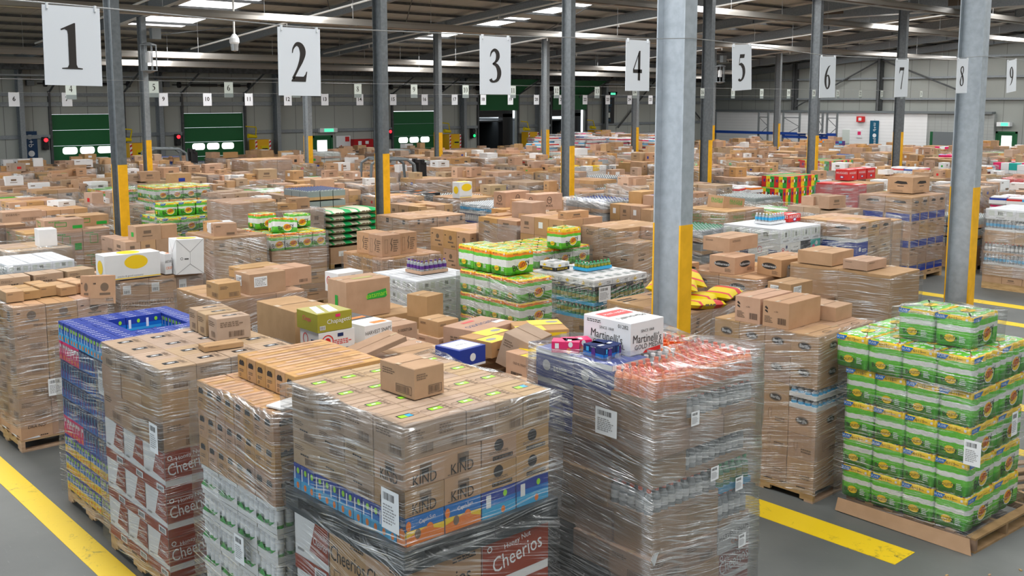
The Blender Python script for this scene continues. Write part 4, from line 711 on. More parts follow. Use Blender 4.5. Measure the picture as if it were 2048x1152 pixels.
def bottle_mesh(kind):
    k = ('bottle', kind)
    if k in _cm: return _cm[k]
    body, cap, lab = {'orange': ('pet_orange', 'cap_orange', 'orange'), 'clear': ('pet_clear', 'cap_orange', 'label'), 'water': ('pet_clear', 'label', 'sky_blue'), 'green': ('pet_green', 'cap_green', 'olive'), 'purple': ('pet_clear', 'purple', 'purple'), 'milk': ('pet_white', 'blue', 'label')}[kind]
    mb = MB(); mb.lathe((0, 0, 0), [(.0, 0), (.033, 0), (.035, .02), (.033, .07), (.034, .075), (.034, .13), (.033, .14), (.026, .165), (.013, .185), (.013, .19), (.017, .19), (.017, .21), (0, .212)], body, 9, [body] * 4 + [lab] + [body] * 4 + [cap] * 3)
    _cm[k] = mb.mesh('bottle', True); return _cm[k]
def can_mesh():
    if 'can' not in _cm:
        mb = MB(); mb.lathe((0, 0, 0), [(.0, 0), (.026, 0), (.031, .01), (.031, .045), (.031, .10), (.031, .125), (.025, .135), (0, .135)], 'label', 9, ['wire', 'wire', 'green', 'label', 'pet_white', 'wire', 'wire']); _cm['can'] = mb.mesh('can', True)
    return _cm['can']
KN = {'cereal': 'cereal_carton', 'cereal_tan': 'cereal_carton', 'slit_green': 'slotted_carton', 'slit_teal': 'slotted_carton', 'slit_black': 'slotted_carton', 'logo_small': 'snack_carton', 'kind': 'bar_carton', 'discs': 'bar_carton', 'pasta': 'pasta_carton', 'pasta_line': 'pasta_carton', 'pods': 'coffee_carton', 'tubs': 'houseware_carton', 'script': 'bottle_carton', 'grower': 'produce_carton', 'huggies': 'diaper_carton', 'rainbow': 'striped_carton', 'blueband': 'blue_panel_carton', 'clean': 'cleaner_carton', 'diaper_tan': 'diaper_carton', 'coded': 'barcoded_carton', 'coded2': 'barcoded_carton'}
def shorten(lk, rest):
    n = lambda t: len(t.replace(',', ' ').split())
    if n(lk) + n(rest) > 16: lk = lk.split(' with ')[0]
    return lk + ', ' + rest
def nth(n): return ('1st', '2nd', '3rd')[n - 1] if n < 4 else '%dth' % n
def place(kind, w, l, h, loc, rz, label, group=None, cat=None, parent=None):
    """one carton, pack, bottle case ... by kind word"""
    if kind in CT:
        o = link(KN.get(kind, 'cardboard_carton' if CT[kind][0].startswith('card') else 'printed_case'), carton_mesh(kind, w, l, h), None, loc, rz); tag(o, label, cat or 'carton', group)
    elif kind.startswith('towel'):
        o = link('paper_towel_pack', towel_mesh(kind, w, l, h), None, loc, rz); tag(o, label, 'paper towels', group)
    elif kind.startswith('pouch_'):
        o = link('pouch_drink_box', pouch_box_mesh(w, l, h, kind[-1]), None, loc, rz); tag(o, label, 'drink box', group)
    elif kind.startswith('bottles_'):
        bk = kind[8:]; o = empty('bottle_case', loc, rz, label=label, cat='bottle case', group=group)
        q = MB(); q.box(0, 0, 0, w, l, .045, {'green': 'sky_blue', 'water': 'card_white', 'milk': 'blue'}.get(bk, 'card')); q.obj('case_tray', o)
        nx, ny = max(2, int(w / .072)), max(2, int(l / .072)); bm = bottle_mesh(bk); s = h / .215
        for i in range(nx):
            for j in range(ny):
                if i == 0 or j == 0 or h > .2 and loc[2] > .9:
                    b = link('bottle', bm, o, (w * (i + .5) / nx, l * (j + .5) / ny, .004)); b.scale = (1, 1, s)
    elif kind == 'cans':
        o = empty('can_tray', loc, rz, label=label, cat='can tray', group=group)
        q = MB(); q.box(0, 0, 0, w, l, .035, 'card_white'); q.box(.004, .004, h * .85, w - .004, l - .004, h - .004, 'card_white')
        q.add([(0, l, .035), (0, l * .6, .035), (0, l * .8, .085)], [(0, 1, 2)], 'green'); q.add([(0, l * .35, .035), (0, 0, .035), (0, 0, .10)], [(0, 1, 2)], 'card_white'); q.obj('tray', o)
        nx, ny = max(2, int(w / .065)), max(2, int(l / .065)); cm = can_mesh(); s = h * .84 / .135
        for i in range(nx):
            for j in range(ny):
                if i == 0 or j == 0: c = link('can', cm, o, (w * (i + .5) / nx, l * (j + .5) / ny, .006)); c.scale = (1, 1, s)
    elif kind == 'starcase':
        o = empty('drink_case', loc, rz, label=label, cat='drink case', group=group); q = MB(); q.box(0, 0, 0, w, l, h, 'card_white')
        prints(q, w, l, h, [(LF, 'rect', 0, 0, 1, .42, 'black'), (LF, 'poly', [(.2, .45), (.24, .6), (.14, .7), (.26, .72), (.3, .88), (.34, .72), (.46, .7), (.36, .6), (.4, .45), (.3, .53)], 'yellow'), (LF, 'text', 'ROCKSTAR', .5, .2, .03, 'yellow'), (LF, 'bars', .7, .5, .9, .8, 9, 'grey_print'), ('T', 'frame', .05, .1, .45, .9, .006, 'grey_print'), ('T', 'frame', .52, .1, .95, .9, .006, 'grey_print'), ('T', 'rect', .15, .3, .35, .7, 'sign_grey'), ('T', 'rect', .62, .3, .85, .7, 'sign_grey')]); q.obj('case_body', o)
    elif kind == 'silvercase':
        o = empty('drink_case', loc, rz, label=label, cat='drink case', group=group); q = MB(); q.box(0, 0, 0, w, l, h, 'sign_white')
        prints(q, w, l, h, [(LF, 'rect', .1, .35, .3, .85, 'sign_pale'), (LF, 'rect', .4, .35, .6, .85, 'sign_pale'), (LF, 'rect', .7, .35, .9, .85, 'sign_pale'), (LF, 'bars', .42, .45, .58, .75, 5, ink), (LF, 'text', 'MONSTER', .5, .16, .026, ink), ('T', 'frame', .03, .05, .97, .95, .006, 'grey_print'), ('T', 'rect', .33, .05, .35, .95, 'grey_print'), ('T', 'rect', .66, .05, .68, .95, 'grey_print')]); q.obj('case_body', o)
    elif kind == 'sack':
        q = MB(); n, m = 12, 8; vs = []
        for z_, s0 in ((0, -1), (1, 1)):
            for i in range(n + 1):
                for j in range(m + 1):
                    u, v = i / n, j / m; e = (max(0, math.sin(math.pi * u)) ** .28) * (max(0, math.sin(math.pi * v)) ** .18); vs.append((w * u, l * v, h * .5 + s0 * h * .5 * e))
        f = lambda a, i, j: a * (n + 1) * (m + 1) + i * (m + 1) + j
        for i in range(n):
            mt = 'cap_green' if i in (1, 7, 8, 9) else 'sack_cream'
            q.add([vs[f(1, i, j)] for j in range(m + 1)] + [vs[f(1, i + 1, j)] for j in range(m + 1)], [(j, m + 1 + j, m + 2 + j, j + 1) for j in range(m)], mt)
            q.add([vs[f(0, i, j)] for j in range(m + 1)] + [vs[f(0, i + 1, j)] for j in range(m + 1)], [(j + 1, m + 2 + j, m + 1 + j, j) for j in range(m)], mt)
        for a_, b_ in ((.22, .34), (.37, .44), (.47, .56)): q.add([(w * a_, -.003, h * .4), (w * b_, -.003, h * .4), (w * b_, -.003, h * .6), (w * a_, -.003, h * .6)], [(0, 1, 2, 3)], 'brown_ink')
        o = link('rice_sack', q.mesh('rice_sack', True), None, loc, rz); tag(o, label, 'sack', group)
    return o
flat('sack_cream', (.62, .60, .46), .35, spec=.5)
LOOK = {'towel_green': 'green paper towel pack with yellow and blue band', 'towel_orange': 'green and white paper towel pack with orange band', 'towel_white': 'white paper towel pack with orange band', 'towel_blue': 'white pack with blue and yellow band',
        'pouch_b': 'blue pouch drink box', 'pouch_p': 'pink pouch drink box', 'pouch_y': 'yellow and blue pouch drink box', 'pouch_t': 'dark blue pouch drink box', 'pouch_o': 'blue drink box with orange desert picture',
        'cans': 'white tray of green and white cans', 'starcase': 'white drink case with yellow stars', 'silvercase': 'silver drink case', 'sack': 'cream rice sack with green band'}
def look(k): return CT[k][2] if k in CT else LOOK.get(k, '%s bottle case' % k.split('_')[-1])
# wooden pallet, 1.2 x 1.0
def make_pallet(w, l, label, loc, rz=0, m='wood'):
    t = empty('wooden_pallet', loc, rz, label=label, cat='pallet')
    for k in range(3): q = MB(); x = (w - .04) * k / 2; q.box(x, 0, .02, x + .04, l * .12, .12, m); q.box(x, l * .12, .06, x + .04, l * .4, .12, m); q.box(x, l * .4, .02, x + .04, l * .6, .12, m); q.box(x, l * .6, .06, x + .04, l * .88, .12, m); q.box(x, l * .88, .02, x + .04, l, .12, m); q.obj('stringer', t)
    for k in range(7): q = MB(); y = (l - .09) * k / 6; q.box(0, y, .12, w, y + .09, .138, m); q.obj('deck_board', t)
    for k in range(3): q = MB(); y = (l - .1) * k / 2; q.box(0, y, 0, w, y + .1, .02, m); q.obj('bottom_board', t)
    return t
def wrap_geo(mb, x, y, w, l, z0, z1, seed, mat, off=.02, collar=.10, fine=1.0, dip=.0):
    rr = random.Random(seed); n = int(44 * fine) // 4 * 4; m = max(3, int((z1 - z0) / .07 * fine)); vs = []; q = n // 4; s = Vector((seed * 3.1, seed * 1.7, 0))
    loop = []
    for k in range(q): loop.append((k / q, 0))
    for k in range(q): loop.append((1, k / q))
    for k in range(q): loop.append((1 - k / q, 1))
    for k in range(q): loop.append((0, 1 - k / q))
    rows = [(z0 + (z1 - z0) * i / m, 0) for i in range(m + 1)] + [(z1 + .012, .35), (z1 + .02, .75), (z1 + .008, 1)]
    for ri, (z, c) in enumerate(rows):
        for (u, v) in loop:
            cx, cy = (u - .5) * 2, (v - .5) * 2; nn = noise.noise(Vector((u * 4, v * 4, z * 5)) + s)
            o_ = off + .014 * nn + (.0 if c else .008); sx, sy = max(-1, min(1, cx * 8 if abs(cx) > .99 else 0)), max(-1, min(1, cy * 8 if abs(cy) > .99 else 0))
            px, py = x + w * u + sx * o_, y + l * v + sy * o_; ins = c * collar * (1 + .5 * nn)
            px += -cx * ins if abs(cx) > .99 else -cx * ins * .8; py += -cy * ins if abs(cy) > .99 else -cy * ins * .8
            zz = z + (.03 * nn if ri >= m else 0) + (dip * abs(cx) * abs(cy) if ri >= m else 0); vs.append((px, py, zz))
    R_ = len(rows); mb.add(vs, [(r * n + k, r * n + (k + 1) % n, (r + 1) * n + (k + 1) % n, (r + 1) * n + k) for r in range(R_ - 1) for k in range(n)], mat)
def wrap(x, y, w, l, z0, z1, phrase, seed, mat='film', paper=None, adj='clear stretch film', **k):
    mb = MB(); wrap_geo(mb, -.0, 0, w, l, z0, z1, seed, mat, **k); o = mb.obj('stretch_wrap', None, True); o.location = (x, y, 0)
    tag(o, '%s wound round the %s' % (adj, phrase), 'stretch wrap')
    for (side, u, z, pw, ph) in (paper or []):
        q = MB(); its = [('F', 'rect', 0, 0, 1, 1, LB), ('F', 'bars', .1, .72, .75, .9, 22, ink), ('F', 'lines', .1, .15, .85, .65, 7, 'grey_print')]; prints(q, pw, .01, ph, its)
        p = q.obj('shipping_label', o); 
        if side == 'F': p.location = (u * w, -.035, z)
        else: p.location = (-.035, u * l, z); p.rotation_euler = (0, 0, R(-90))
    return o
def stack(phrase, x, y, w, l, layers, z=.14, film_=True, pallet=True, paper=None, seed=None, jit=.006, wz0=None, wz1=None, mat='film', deep=1, pm='wood', **wk):
    """one loaded pallet: near corner x, y; width w along X; length l along Y; layers listed from the floor up"""
    seed = seed if seed is not None else int(x * 13 + y * 7); rr = random.Random(seed)
    if pallet: make_pallet(w, l, 'wooden pallet under the ' + phrase, (x, y, z - .14), 0, pm)
    top = len(layers)
    for li, ly in enumerate(layers):
        h, nx, ny, ty = ly[:4]; opt = ly[4] if len(ly) > 4 else {}; last = li >= top - deep or opt.get('full'); sk = opt.get('skip', ())
        dx, dy = opt.get('off', (0, 0)); w_, l_ = opt.get('size', (w, l)); cw, cl = w_ / nx, l_ / ny
        for i in range(nx):
            for j in range(ny):
                if (i, j) in sk or not (i == 0 or j == 0 or last): continue
                k = ty(i, j) if callable(ty) else (ty if isinstance(ty, str) else ty[(i + j) % len(ty)])
                if k is None: continue
                if j == 0 and i == 0: pos = 'front corner'
                elif i == 0: pos = 'left side, %s back' % nth(j + 1)
                elif j == 0: pos = 'front side, %s across' % nth(i + 1)
                else: pos = 'row %d, %s across' % (j + 1, nth(i + 1))
                if k.startswith('pouch') or k in ('cans', 'logo_small'):
                    lab = shorten(look(k), '%s layer up, %s' % (nth(li + 1), phrase)); g = '%s, layer %d, %s' % (look(k), li + 1, phrase)
                else: lab = shorten(look(k), '%s layer up, %s, %s' % (nth(li + 1), pos, phrase)); g = 'goods in the ' + phrase
                g_ = .004 if h < .25 else .006
                place(k, cw - g_, cl - g_, h - .003, (x + dx + i * cw + rr.uniform(0, jit), y + dy + j * cl + rr.uniform(0, jit), z), R(rr.uniform(-.5, .5)) if jit > .004 else 0, lab, g)
        z += h
    if film_: wrap(x, y, w, l, wz0 if wz0 is not None else .08, wz1 if wz1 is not None else z - .02, phrase, seed, mat, paper, **wk)
    return z
def loose(kind, w, l, h, x, y, z, deg, label, **k): return place(kind, w, l, h, (x, y, z), R(deg) if not isinstance(deg, tuple) else deg, label, **k)
# ------------------------------------------------------------------ foreground stacks
def cer(i, j): return 'cereal' if (j == 0 and i == 1) or j == 2 else 'cereal_tan'
stack('centre stack', 3.18, 4.44, 1.12, 1.24, [(.405, 2, 3, cer), (.405, 2, 3, cer), (.405, 2, 3, cer)], film_=False, deep=0)
t = empty('black_slip_pallet', (3.14, 4.40, 1.356), label='black plastic pallet between the two halves of the centre stack', cat='pallet')
g = MB(); g.box(0, 0, .0, 1.2, 1.32, .03, 'film_dark'); g.box(0, 0, .11, 1.2, 1.32, .14, 'film_dark'); g.obj('deck', t)
for k in range(3):
    for j in range(3): g = MB(); g.box(.53 * k, .58 * j, .03, .53 * k + .14, .58 * j + .16, .11, 'film_dark'); g.obj('foot', t)
midk = lambda i, j: ('kind' if i < 2 else 'discs') if j == 0 else ('kind' if j == 0 else 'coded2')
stack('centre stack upper half', 3.18, 4.44, 1.12, 1.24, [(.17, 4, 14, lambda i, j: None if j == 0 else 'pouch_b', {'skip': [(1, 0)]}), (.165, 4, 4, midk), (.165, 4, 4, midk),
      (.21, 5, 4, lambda i, j: 'slit_teal' if (i * 3 + j * 5) % 4 == 0 else 'slit_green')], z=1.497, film_=False, pallet=False)
for i in range(4):
    loose('pouch_o' if i in (0, 1) else 'pouch_b', .27, .085, .166, 3.185 + .28 * i, 4.445, 1.497, 0, '%s, front row of the centre stack, %s from the corner' % (('orange desert drink box', 'blue drink box')[i // 2], nth(i + 1)))
loose('coded', .23, .34, .19, 3.51, 4.79, 2.212, 2, 'single brown carton with barcode lying on top of the centre stack')
wrap(3.16, 4.42, 1.16, 1.28, .1, 1.42, 'lower half of the centre stack', 3, 'film_light')
wrap(3.15, 4.41, 1.18, 1.30, 1.40, 2.195, 'upper half of the centre stack', 5, 'film', [('L', .13, 1.60, .17, .24)], collar=.07)
# B: pouch drink boxes, blue on top with a hollow middle
rows = ['pouch_y', 'pouch_y', 'pouch_y', 'pouch_p', 'pouch_t', 'pouch_t', 'pouch_t', 'pouch_p', 'pouch_b']
def prow(c): return lambda i, j: ('pouch_t' if c == 'pouch_p' and j < 9 else c)
stack('blue drink stack', 3.2, 9.02, 1.1, 1.25, [(.19, 4, 16, prow(c)) for c in rows[:-1]] + [(.19, 6, 16, 'pouch_b', {'skip': [(i, j) for i in range(2, 5) for j in range(4, 12)]})], film_=False)
for j in range(4): loose('pouch_b', .55, .15, .02, 3.57, 9.34 + .155 * j, 1.69, 0, 'blue drink box lying flat in the hollow of the blue drink stack, %s back' % nth(j + 1))
wrap(3.19, 9.0, 1.12, 1.29, .1, 1.62, 'blue drink stack', 7, 'film', [('L', .08, 1.38, .17, .22)], collar=.03)
# C: slotted cartons over cereal
cc = lambda i, j: 'cereal'
stack('cereal stack', 3.12, 7.62, 1.2, 1.28, [(.36, 3, 3, cc), (.36, 3, 3, cc), (.36, 3, 3, cc), (.26, 3, 3, 'coded'), (.22, 3, 3, 'blank'), (.20, 4, 4, 'slit_black')], film_=False)
for k, (x, y) in enumerate([(3.87, 8.18), (3.88, 8.42), (3.90, 8.64)]): loose('slit_black', .31, .19, .2, x, y, 1.905, -4, 'brown carton standing on the cereal stack, %s from the front of three' % nth(k + 1))
loose('plain', .34, .15, .045, 3.62, 7.9, 1.905, -6, 'flat brown carton lid lying on the cereal stack')
wrap(3.10, 7.6, 1.24, 1.32, .1, 1.88, 'cereal stack', 9, 'film', [('L', .12, 1.22, .16, .24)], collar=.05)
# D: small snack cartons over trays of cans
stack('can stack', 3.12, 5.82, 1.12, 1.14, [(.197, 3, 4, 'cans')] * 6 + [(.213, 5, 8, 'logo_small'), (.213, 5, 8, 'logo_small'), (.213, 5, 8, 'logo_small', {'skip': []})], film_=False)
for i in range(6): loose('logo_small', .72, .135, .17, 3.38, 5.98 + .14 * i, 1.965, 0, 'long orange-brown carton in the raised block of the can stack, %s back' % nth(i + 1))
wrap(3.10, 5.80, 1.16, 1.18, .1, 1.95, 'can stack', 11, 'film', [('L', .45, .80, .14, .2)], collar=.06)
g = MB(); g.box(0, 0, 0, .55, .16, .012, 'label'); o = g.obj('folded_paper'); o.location = (3.2, 5.83, 1.968); o.rotation_euler = (0, 0, .25); tag(o, 'folded white paper lying at the front of the can stack', 'paper')
# E: heavily wrapped bottle stack
o_ = lambda a, b, c=1.14: {'off': (a, b), 'size': (c, c - .02)}
E_ = [(.30, 3, 3, lambda i, j: 'blank' if i < 2 else 'coded'), (.28, 3, 3, lambda i, j: 'dark' if i == 0 and j else ('blank' if i < 2 else 'cereal'), o_(.01, .0)), (.2, 3, 3, lambda i, j: 'dark' if j == 2 else ('snaps' if (i, j) == (2, 0) else 'coded'), o_(-.01, -.01)), (.26, 3, 3, lambda i, j: 'blank' if i < 2 else 'bottles_clear', o_(.03, .01, 1.10)),
      (.22, 3, 3, lambda i, j: 'bottles_green' if i == 2 else ('bottles_clear' if j == 0 else 'coded'), o_(-.01, 0, 1.16)), (.22, 3, 3, lambda i, j: 'bottles_clear' if j == 0 and i else 'blank', o_(.02, .02, 1.1)), (.16, 3, 3, lambda i, j: 'blank' if j == 0 else ('bluewhite' if j == 2 else 'plain'), o_(-.01, -.01, 1.16)), (.20, 3, 3, lambda i, j: 'bottles_clear' if j == 0 and i else ('bluewhite' if j == 2 else 'blank')), (.215, 3, 3, lambda i, j: 'bottles_orange' if j < 1 or i == 2 else ('bluewhite' if i < 1 else 'bottles_water'), o_(.0, .0, 1.14))]
stack('tall bottle stack', 5.02, 4.2, 1.14, 1.12, E_, film_=False, jit=.02)
loose('juice_white', .36, .46, .235, 5.31, 4.66, 2.2, 0, 'white juice carton with black script and red band on the tall bottle stack')
for k in range(4): loose('pouch_t' if k < 2 else 'pouch_p', .12, .2, .08, 5.1 + .13 * (k % 2), 4.72 + .24 * (k // 2), 2.2, 20 * k, '%s lying behind the white juice carton, %s of four' % (('dark blue drink box', 'pink drink box')[k // 2], nth(k + 1)))
wrap(4.995, 4.175, 1.18, 1.16, .1, 2.21, 'tall bottle stack', 13, 'film_heavy', [('L', .42, 1.72, .2, .19), ('F', .3, 1.80, .09, .1), ('F', .5, 1.35, .09, .1), ('F', .75, 1.2, .09, .1), ('F', .8, .75, .09, .1)], adj='thick layers of clear film', collar=.42, dip=.04)
wrap(5.0, 4.18, 1.19, 1.17, .3, 2.12, 'upper part of the tall bottle stack', 14, 'film', adj='second layer of clear film', collar=.03)
g = MB()
for k in range(7): a = .3 + k * .3; g.bar((0, 0, 0), (-.05 * math.cos(a) - .02, -.03, .05 * math.sin(a) + .05), .008, 'label', 5, .002)
o = g.obj('film_knot'); o.location = (5.0, 4.15, .92); tag(o, 'white knot of twisted film at the front corner of the bottle stack', 'knot')
# F: pasta stack
pf = lambda i, j: 'pasta' if j in (0, 2) else 'pasta_line'
stack('pasta stack', 8.70, 5.2, 1.1, 1.25, [(.28, 2, 4, 'pasta_line'), (.26, 2, 4, 'pasta_line'), (.26, 2, 4, pf), (.115, 2, 4, lambda i, j: 'bottles_water' if j == 0 else 'pasta'), (.115, 2, 4, lambda i, j: 'bottles_water' if j == 0 else 'plain'), (.27, 2, 4, 'pasta'), (.27, 2, 4, lambda i, j: 'pasta')], film_=False)
loose('swoosh', .62, .30, .27, 8.72, 5.56, 1.71, 2, 'large orange-brown carton with leaf mark on the pasta stack, nearer of two')
loose('swoosh', .62, .30, .27, 8.72, 5.90, 1.71, 2, 'large orange-brown carton with leaf mark on the pasta stack, farther of two')
loose('blank', .36, .34, .15, 9.42, 5.45, 1.71, 3, 'plain carton on the pasta stack beside the two large leaf-mark cartons')
wrap(8.69, 5.19, 1.12, 1.27, .1, 1.69, 'pasta stack', 17, 'film', collar=.08)
# G: paper towel stack
gl = [(.325, 2, 4, 'towel_green')] * 5
make_pallet(1.2, 1.3, 'wooden pallet sticking out under the paper towel stack', (8.78, 3.62, 0), R(-3), 'wood_dark')
stack('big paper towel stack', 8.82, 3.73, 1.12, 1.24, gl[:4] + [(.325, 2, 4, 'towel_green', {'off': (-.03, 0), 'size': (1.16, 1.34)})], pallet=False, film_=False, jit=.008)
for k, (x, y) in enumerate([(9.02, 3.86), (9.02, 4.22)]): loose('towel_green', .54, .34, .30, x, y, 1.77, 0, 'green paper towel pack on top of the big towel stack, %s' % ('nearer one', 'farther one')[k])
wrap(8.80, 3.70, 1.16, 1.30, .12, 1.74, 'big paper towel stack', 19, 'film_light', [('L', .05, .80, .15, .23), ('F', .62, .9, .13, .23)], collar=.12)
wrap(9.0, 3.84, .58, .74, 1.74, 2.07, 'two top packs of the big towel stack', 21, 'film_light', adj='thin clear film', collar=.2)
g = MB(); vs = [(8.75, 3.66, .135), (8.75, 4.95, .135), (8.72, 4.96, .01), (8.71, 3.62, .0)]; g.add(vs + [(a - .006, b, c + .002) for a, b, c in vs], [(3, 2, 1, 0), (4, 5, 6, 7)], 'card'); tag(g.obj('cardboard_sheet'), 'folded brown cardboard sheet at the foot of the big towel stack', 'cardboard')
make_pallet(1.0, 1.2, 'empty wooden pallet on the floor behind the big towel stack', (10.05, 3.35, 0), R(-24), 'wood')
for k, (x, y) in enumerate([(8.45, 3.35), (8.75, 3.2), (9.6, 3.25), (8.2, 3.6), (10.0, 3.1)]): g = MB(); g.box(0, 0, 0, .03, .015, .008, 'wood'); o = g.obj('wood_splinter'); o.location = (x, y, .0); o.rotation_euler = (0, 0, k); tag(o, 'small wood splinter on the floor near the big towel stack', 'splinter', 'wood splinters by the towel stack')
# I: drain cleaner stack, far left
stack('left brown stack', 3.28, 12.05, 1.05, 1.2, [(.22, 3, 3, 'drain')] + [(.265, 3, 3, 'coded')] * 4 + [(.27, 3, 3, 'grower')], film_=False)
for i in range(5): loose('plain', .19, .5, .12 - .02 * (i % 2), 3.3 + .2 * i, 12.35 + .05 * (i % 3), 1.70, 2 * i, 'long thin carton lying on the left brown stack, %s from the left' % nth(i + 1))
loose('grower', .3, .28, .34, 4.12, 12.0, 1.62, (R(-6), R(5), R(4)), 'brown carton leaning out at the right edge of the left brown stack')
for i in range(3): loose('coded2', .36, .3, .16, 3.4 + .4 * i, 13.0, 1.72, 5 * i, 'brown carton at the back of the left brown stack, %s across' % nth(i + 1))
wrap(3.26, 12.03, 1.1, 1.24, .3, 1.68, 'left brown stack', 23, 'film', [('F', .3, .62, .17, .2)], collar=.05)
# ------------------------------------------------------------------ middle distance
STUFF = {k: MB() for k in ('cardboard_cartons', 'printed_cases', 'paper_towel_packs', 'drink_cases', 'diaper_packs', 'stretch_film', 'wooden_pallets')}
def cheap(mb, x, y, z, w, l, h, mat, det=0, rr=random, a=0):
    T = Matrix.Translation((x + w / 2, y + l / 2, z)) @ Matrix.Rotation(a, 4, 'Z') @ Matrix.Translation((-w / 2, -l / 2, 0))
    mb.box(0, 0, 0, w, l, h, mat, T, bottom=False)
    if det and mat.startswith('card'):
        mb.add([(0, l * .49, h + .002), (w, l * .49, h + .002), (w, l * .52, h + .002), (0, l * .52, h + .002)], [(0, 1, 2, 3)], 'seam', T)
        for f in ('F', 'L'):
            q = rr.random(); Tf, a_, b_ = face_T(f, w, l, h, .003); X = T @ Tf
            def rc(u0, v0, u1, v1, m): mb.add([(u0 * a_, v0 * b_, 0), (u1 * a_, v0 * b_, 0), (u1 * a_, v1 * b_, 0), (u0 * a_, v1 * b_, 0)], [(0, 1, 2, 3)], m, X)
            if q < .45: rc(.3, .5, .6, .7, 'brown_ink'); rc(.25, .3, .65, .36, 'brown_ink')
            elif q < .6: rc(.55, .12, .9, .3, 'brown_ink'); rc(.1, .75, .3, .83, 'brown_ink')
            elif q < .68: rc(.3, .4, .6, .75, 'label')
            elif q < .76: rc(.4, .3, .7, .6, rr.choice(('green', 'blue', 'ink', 'red')))
def far_load(x, y, w, l, h, kind, rr, det=1, film_=.5, cut=None):
    C_ = STUFF['cardboard_cartons']; z0 = max(.14, h - (cut or 1.0)) if kind != 'x' else .14; body = rr.choice(('card', 'card', 'card_orange', 'card_grey'))
    if z0 > .2: cheap(C_, x + .01, y + .01, .14, w - .02, l - .02, z0 - .14, body, 0)
    P = STUFF['wooden_pallets']; P.box(x, y, .1, x + w, y + l, .138, 'wood'); [P.box(x + (w - .1) * k / 2, y, 0, x + (w - .1) * k / 2 + .1, y + l, .1, 'wood') for k in range(3)]
    def fill(mb, hh, nx, ny, mat, gap=.008, zt=h, d=det):
        z = z0; n = max(1, round((zt - z0) / hh)); hh = (zt - z0) / n
        for k in range(n):
            for i in range(nx):
                for j in range(ny):
                    if i == 0 or j == 0 or k == n - 1:
                        if k == n - 1 and rr.random() < .05 and n > 1: continue
                        m = mat() if callable(mat) else mat; hz = hh - .004 - (rr.random() < .12) * .05 * (k == n - 1)
                        if mb is STUFF['paper_towel_packs']: mb.box(x + w * i / nx + gap, y + l * j / ny + gap, z, x + w * (i + 1) / nx - gap, y + l * (j + 1) / ny - gap, z + hz, m)
                        else: cheap(mb, x + w * i / nx + gap / 2, y + l * j / ny + gap / 2, z, w / nx - gap, l / ny - gap, hz, m, d, rr)
            z += hh
    if kind == 'card': fill(C_, rr.uniform(.2, .42), rr.choice((2, 3, 3, 4)), rr.choice((2, 3, 3, 4)), body)
    elif kind == 'towel':
        zt = h; hh = .31; z = z0
        while z + hh < zt + .1:
            for i in range(3):
                for j in range(4):
                    if i and j and z + 2 * hh < zt: continue
                    a0, b0, a1, b1 = x + w * i / 3 + .01, y + l * j / 4 + .01, x + w * (i + 1) / 3 - .01, y + l * (j + 1) / 4 - .01; Q = STUFF['paper_towel_packs']; v = rr.random() < .5
                    for f0, f1, m in ((0, .3, 'towel_green_c'), (.3, .55, 'white'), (.55, .76, 'towel_green_c'), (.76, .97, 'orange' if v else 'yellow')): Q.box(a0, b0, z + hh * f0, a1, b1, z + hh * f1, m)
                    Q.box(a0 + .01, b0 + .01, z + hh * .97, a1 - .01, b1 - .01, z + hh, 'towel_green_c' if rr.random() < .6 else 'white')
            z += hh
    elif kind == 'rainbow':
        fill(STUFF['printed_cases'], .28, 3, 3, lambda: rr.choice(('red', 'yellow', 'green', 'yellow')), d=0)
    elif kind == 'color':
        c = rr.sample(('blue', 'red', 'label', 'teal', 'sky_blue', 'orange', 'pink', 'navy', 'purple', 'yellow', 'label', 'sign_pale'), 3); fill(STUFF['printed_cases'], rr.uniform(.15, .25), 3, 4, lambda: rr.choice(c), d=0)
    elif kind == 'drink':
        D = STUFF['drink_cases']; m = rr.choice(('pet_clear', 'pet_white', 'sign_grey', 'black', 'pet_green', 'sign_grey', 'pet_clear', 'sign_pale')); t = rr.choice(('label', 'cap_orange', 'cap_green', 'label', 'blue'))
        z = z0; n = max(2, round((h - z0) / .24)); hh = (h - z0) / n
        for k in range(n):
            for i in range(3):
                for j in range(3): D.box(x + w * i / 3 + .01, y + l * j / 3 + .01, z, x + w * (i + 1) / 3 - .01, y + l * (j + 1) / 3 - .01, z + hh * .3, 'card'); D.box(x + w * i / 3 + .012, y + l * j / 3 + .012, z + hh * .3, x + w * (i + 1) / 3 - .012, y + l * (j + 1) / 3 - .012, z + hh * .85, m)
            z += hh
        for i in range(12):
            for j in range(12): D.lathe((x + w * (i + .5) / 12, y + l * (j + .5) / 12, h - hh * .15), [(.035, 0), (.015, hh * .09), (.015, hh * .14), (0, hh * .14)], m, 5, [m, t, t])
    elif kind == 'diaper':
        Q = STUFF['diaper_packs']; z = z0
        while z < h - .05:
            for i in range(2):
                for j in range(3):
                    xx, yy = x + w * i / 2 + rr.uniform(-.04, .04), y + l * j / 3 + rr.uniform(-.04, .04); c1 = rr.choice(('label', 'label', 'white')); c2 = rr.choice(('red', 'pink', 'blue', 'orange', 'sky_blue', 'red'))
                    T = Matrix.Translation((xx, yy, z)) @ Matrix.Rotation(rr.uniform(-.3, .3), 4, 'Z'); Q.lathe((0, 0, 0), [(0, 0)] * 2, 'label', 3)
                    Q.box(0, 0, .01, w / 2 * .95, l / 3 * .95, .10, c1, T); Q.box(.02, -.003, .10, w / 2 * .9, l / 3 * .93, .15, c2, T); Q.box(.03, .02, .15, w / 2 * .86, l / 3 * .86, .18, c1, T)
            z += .18
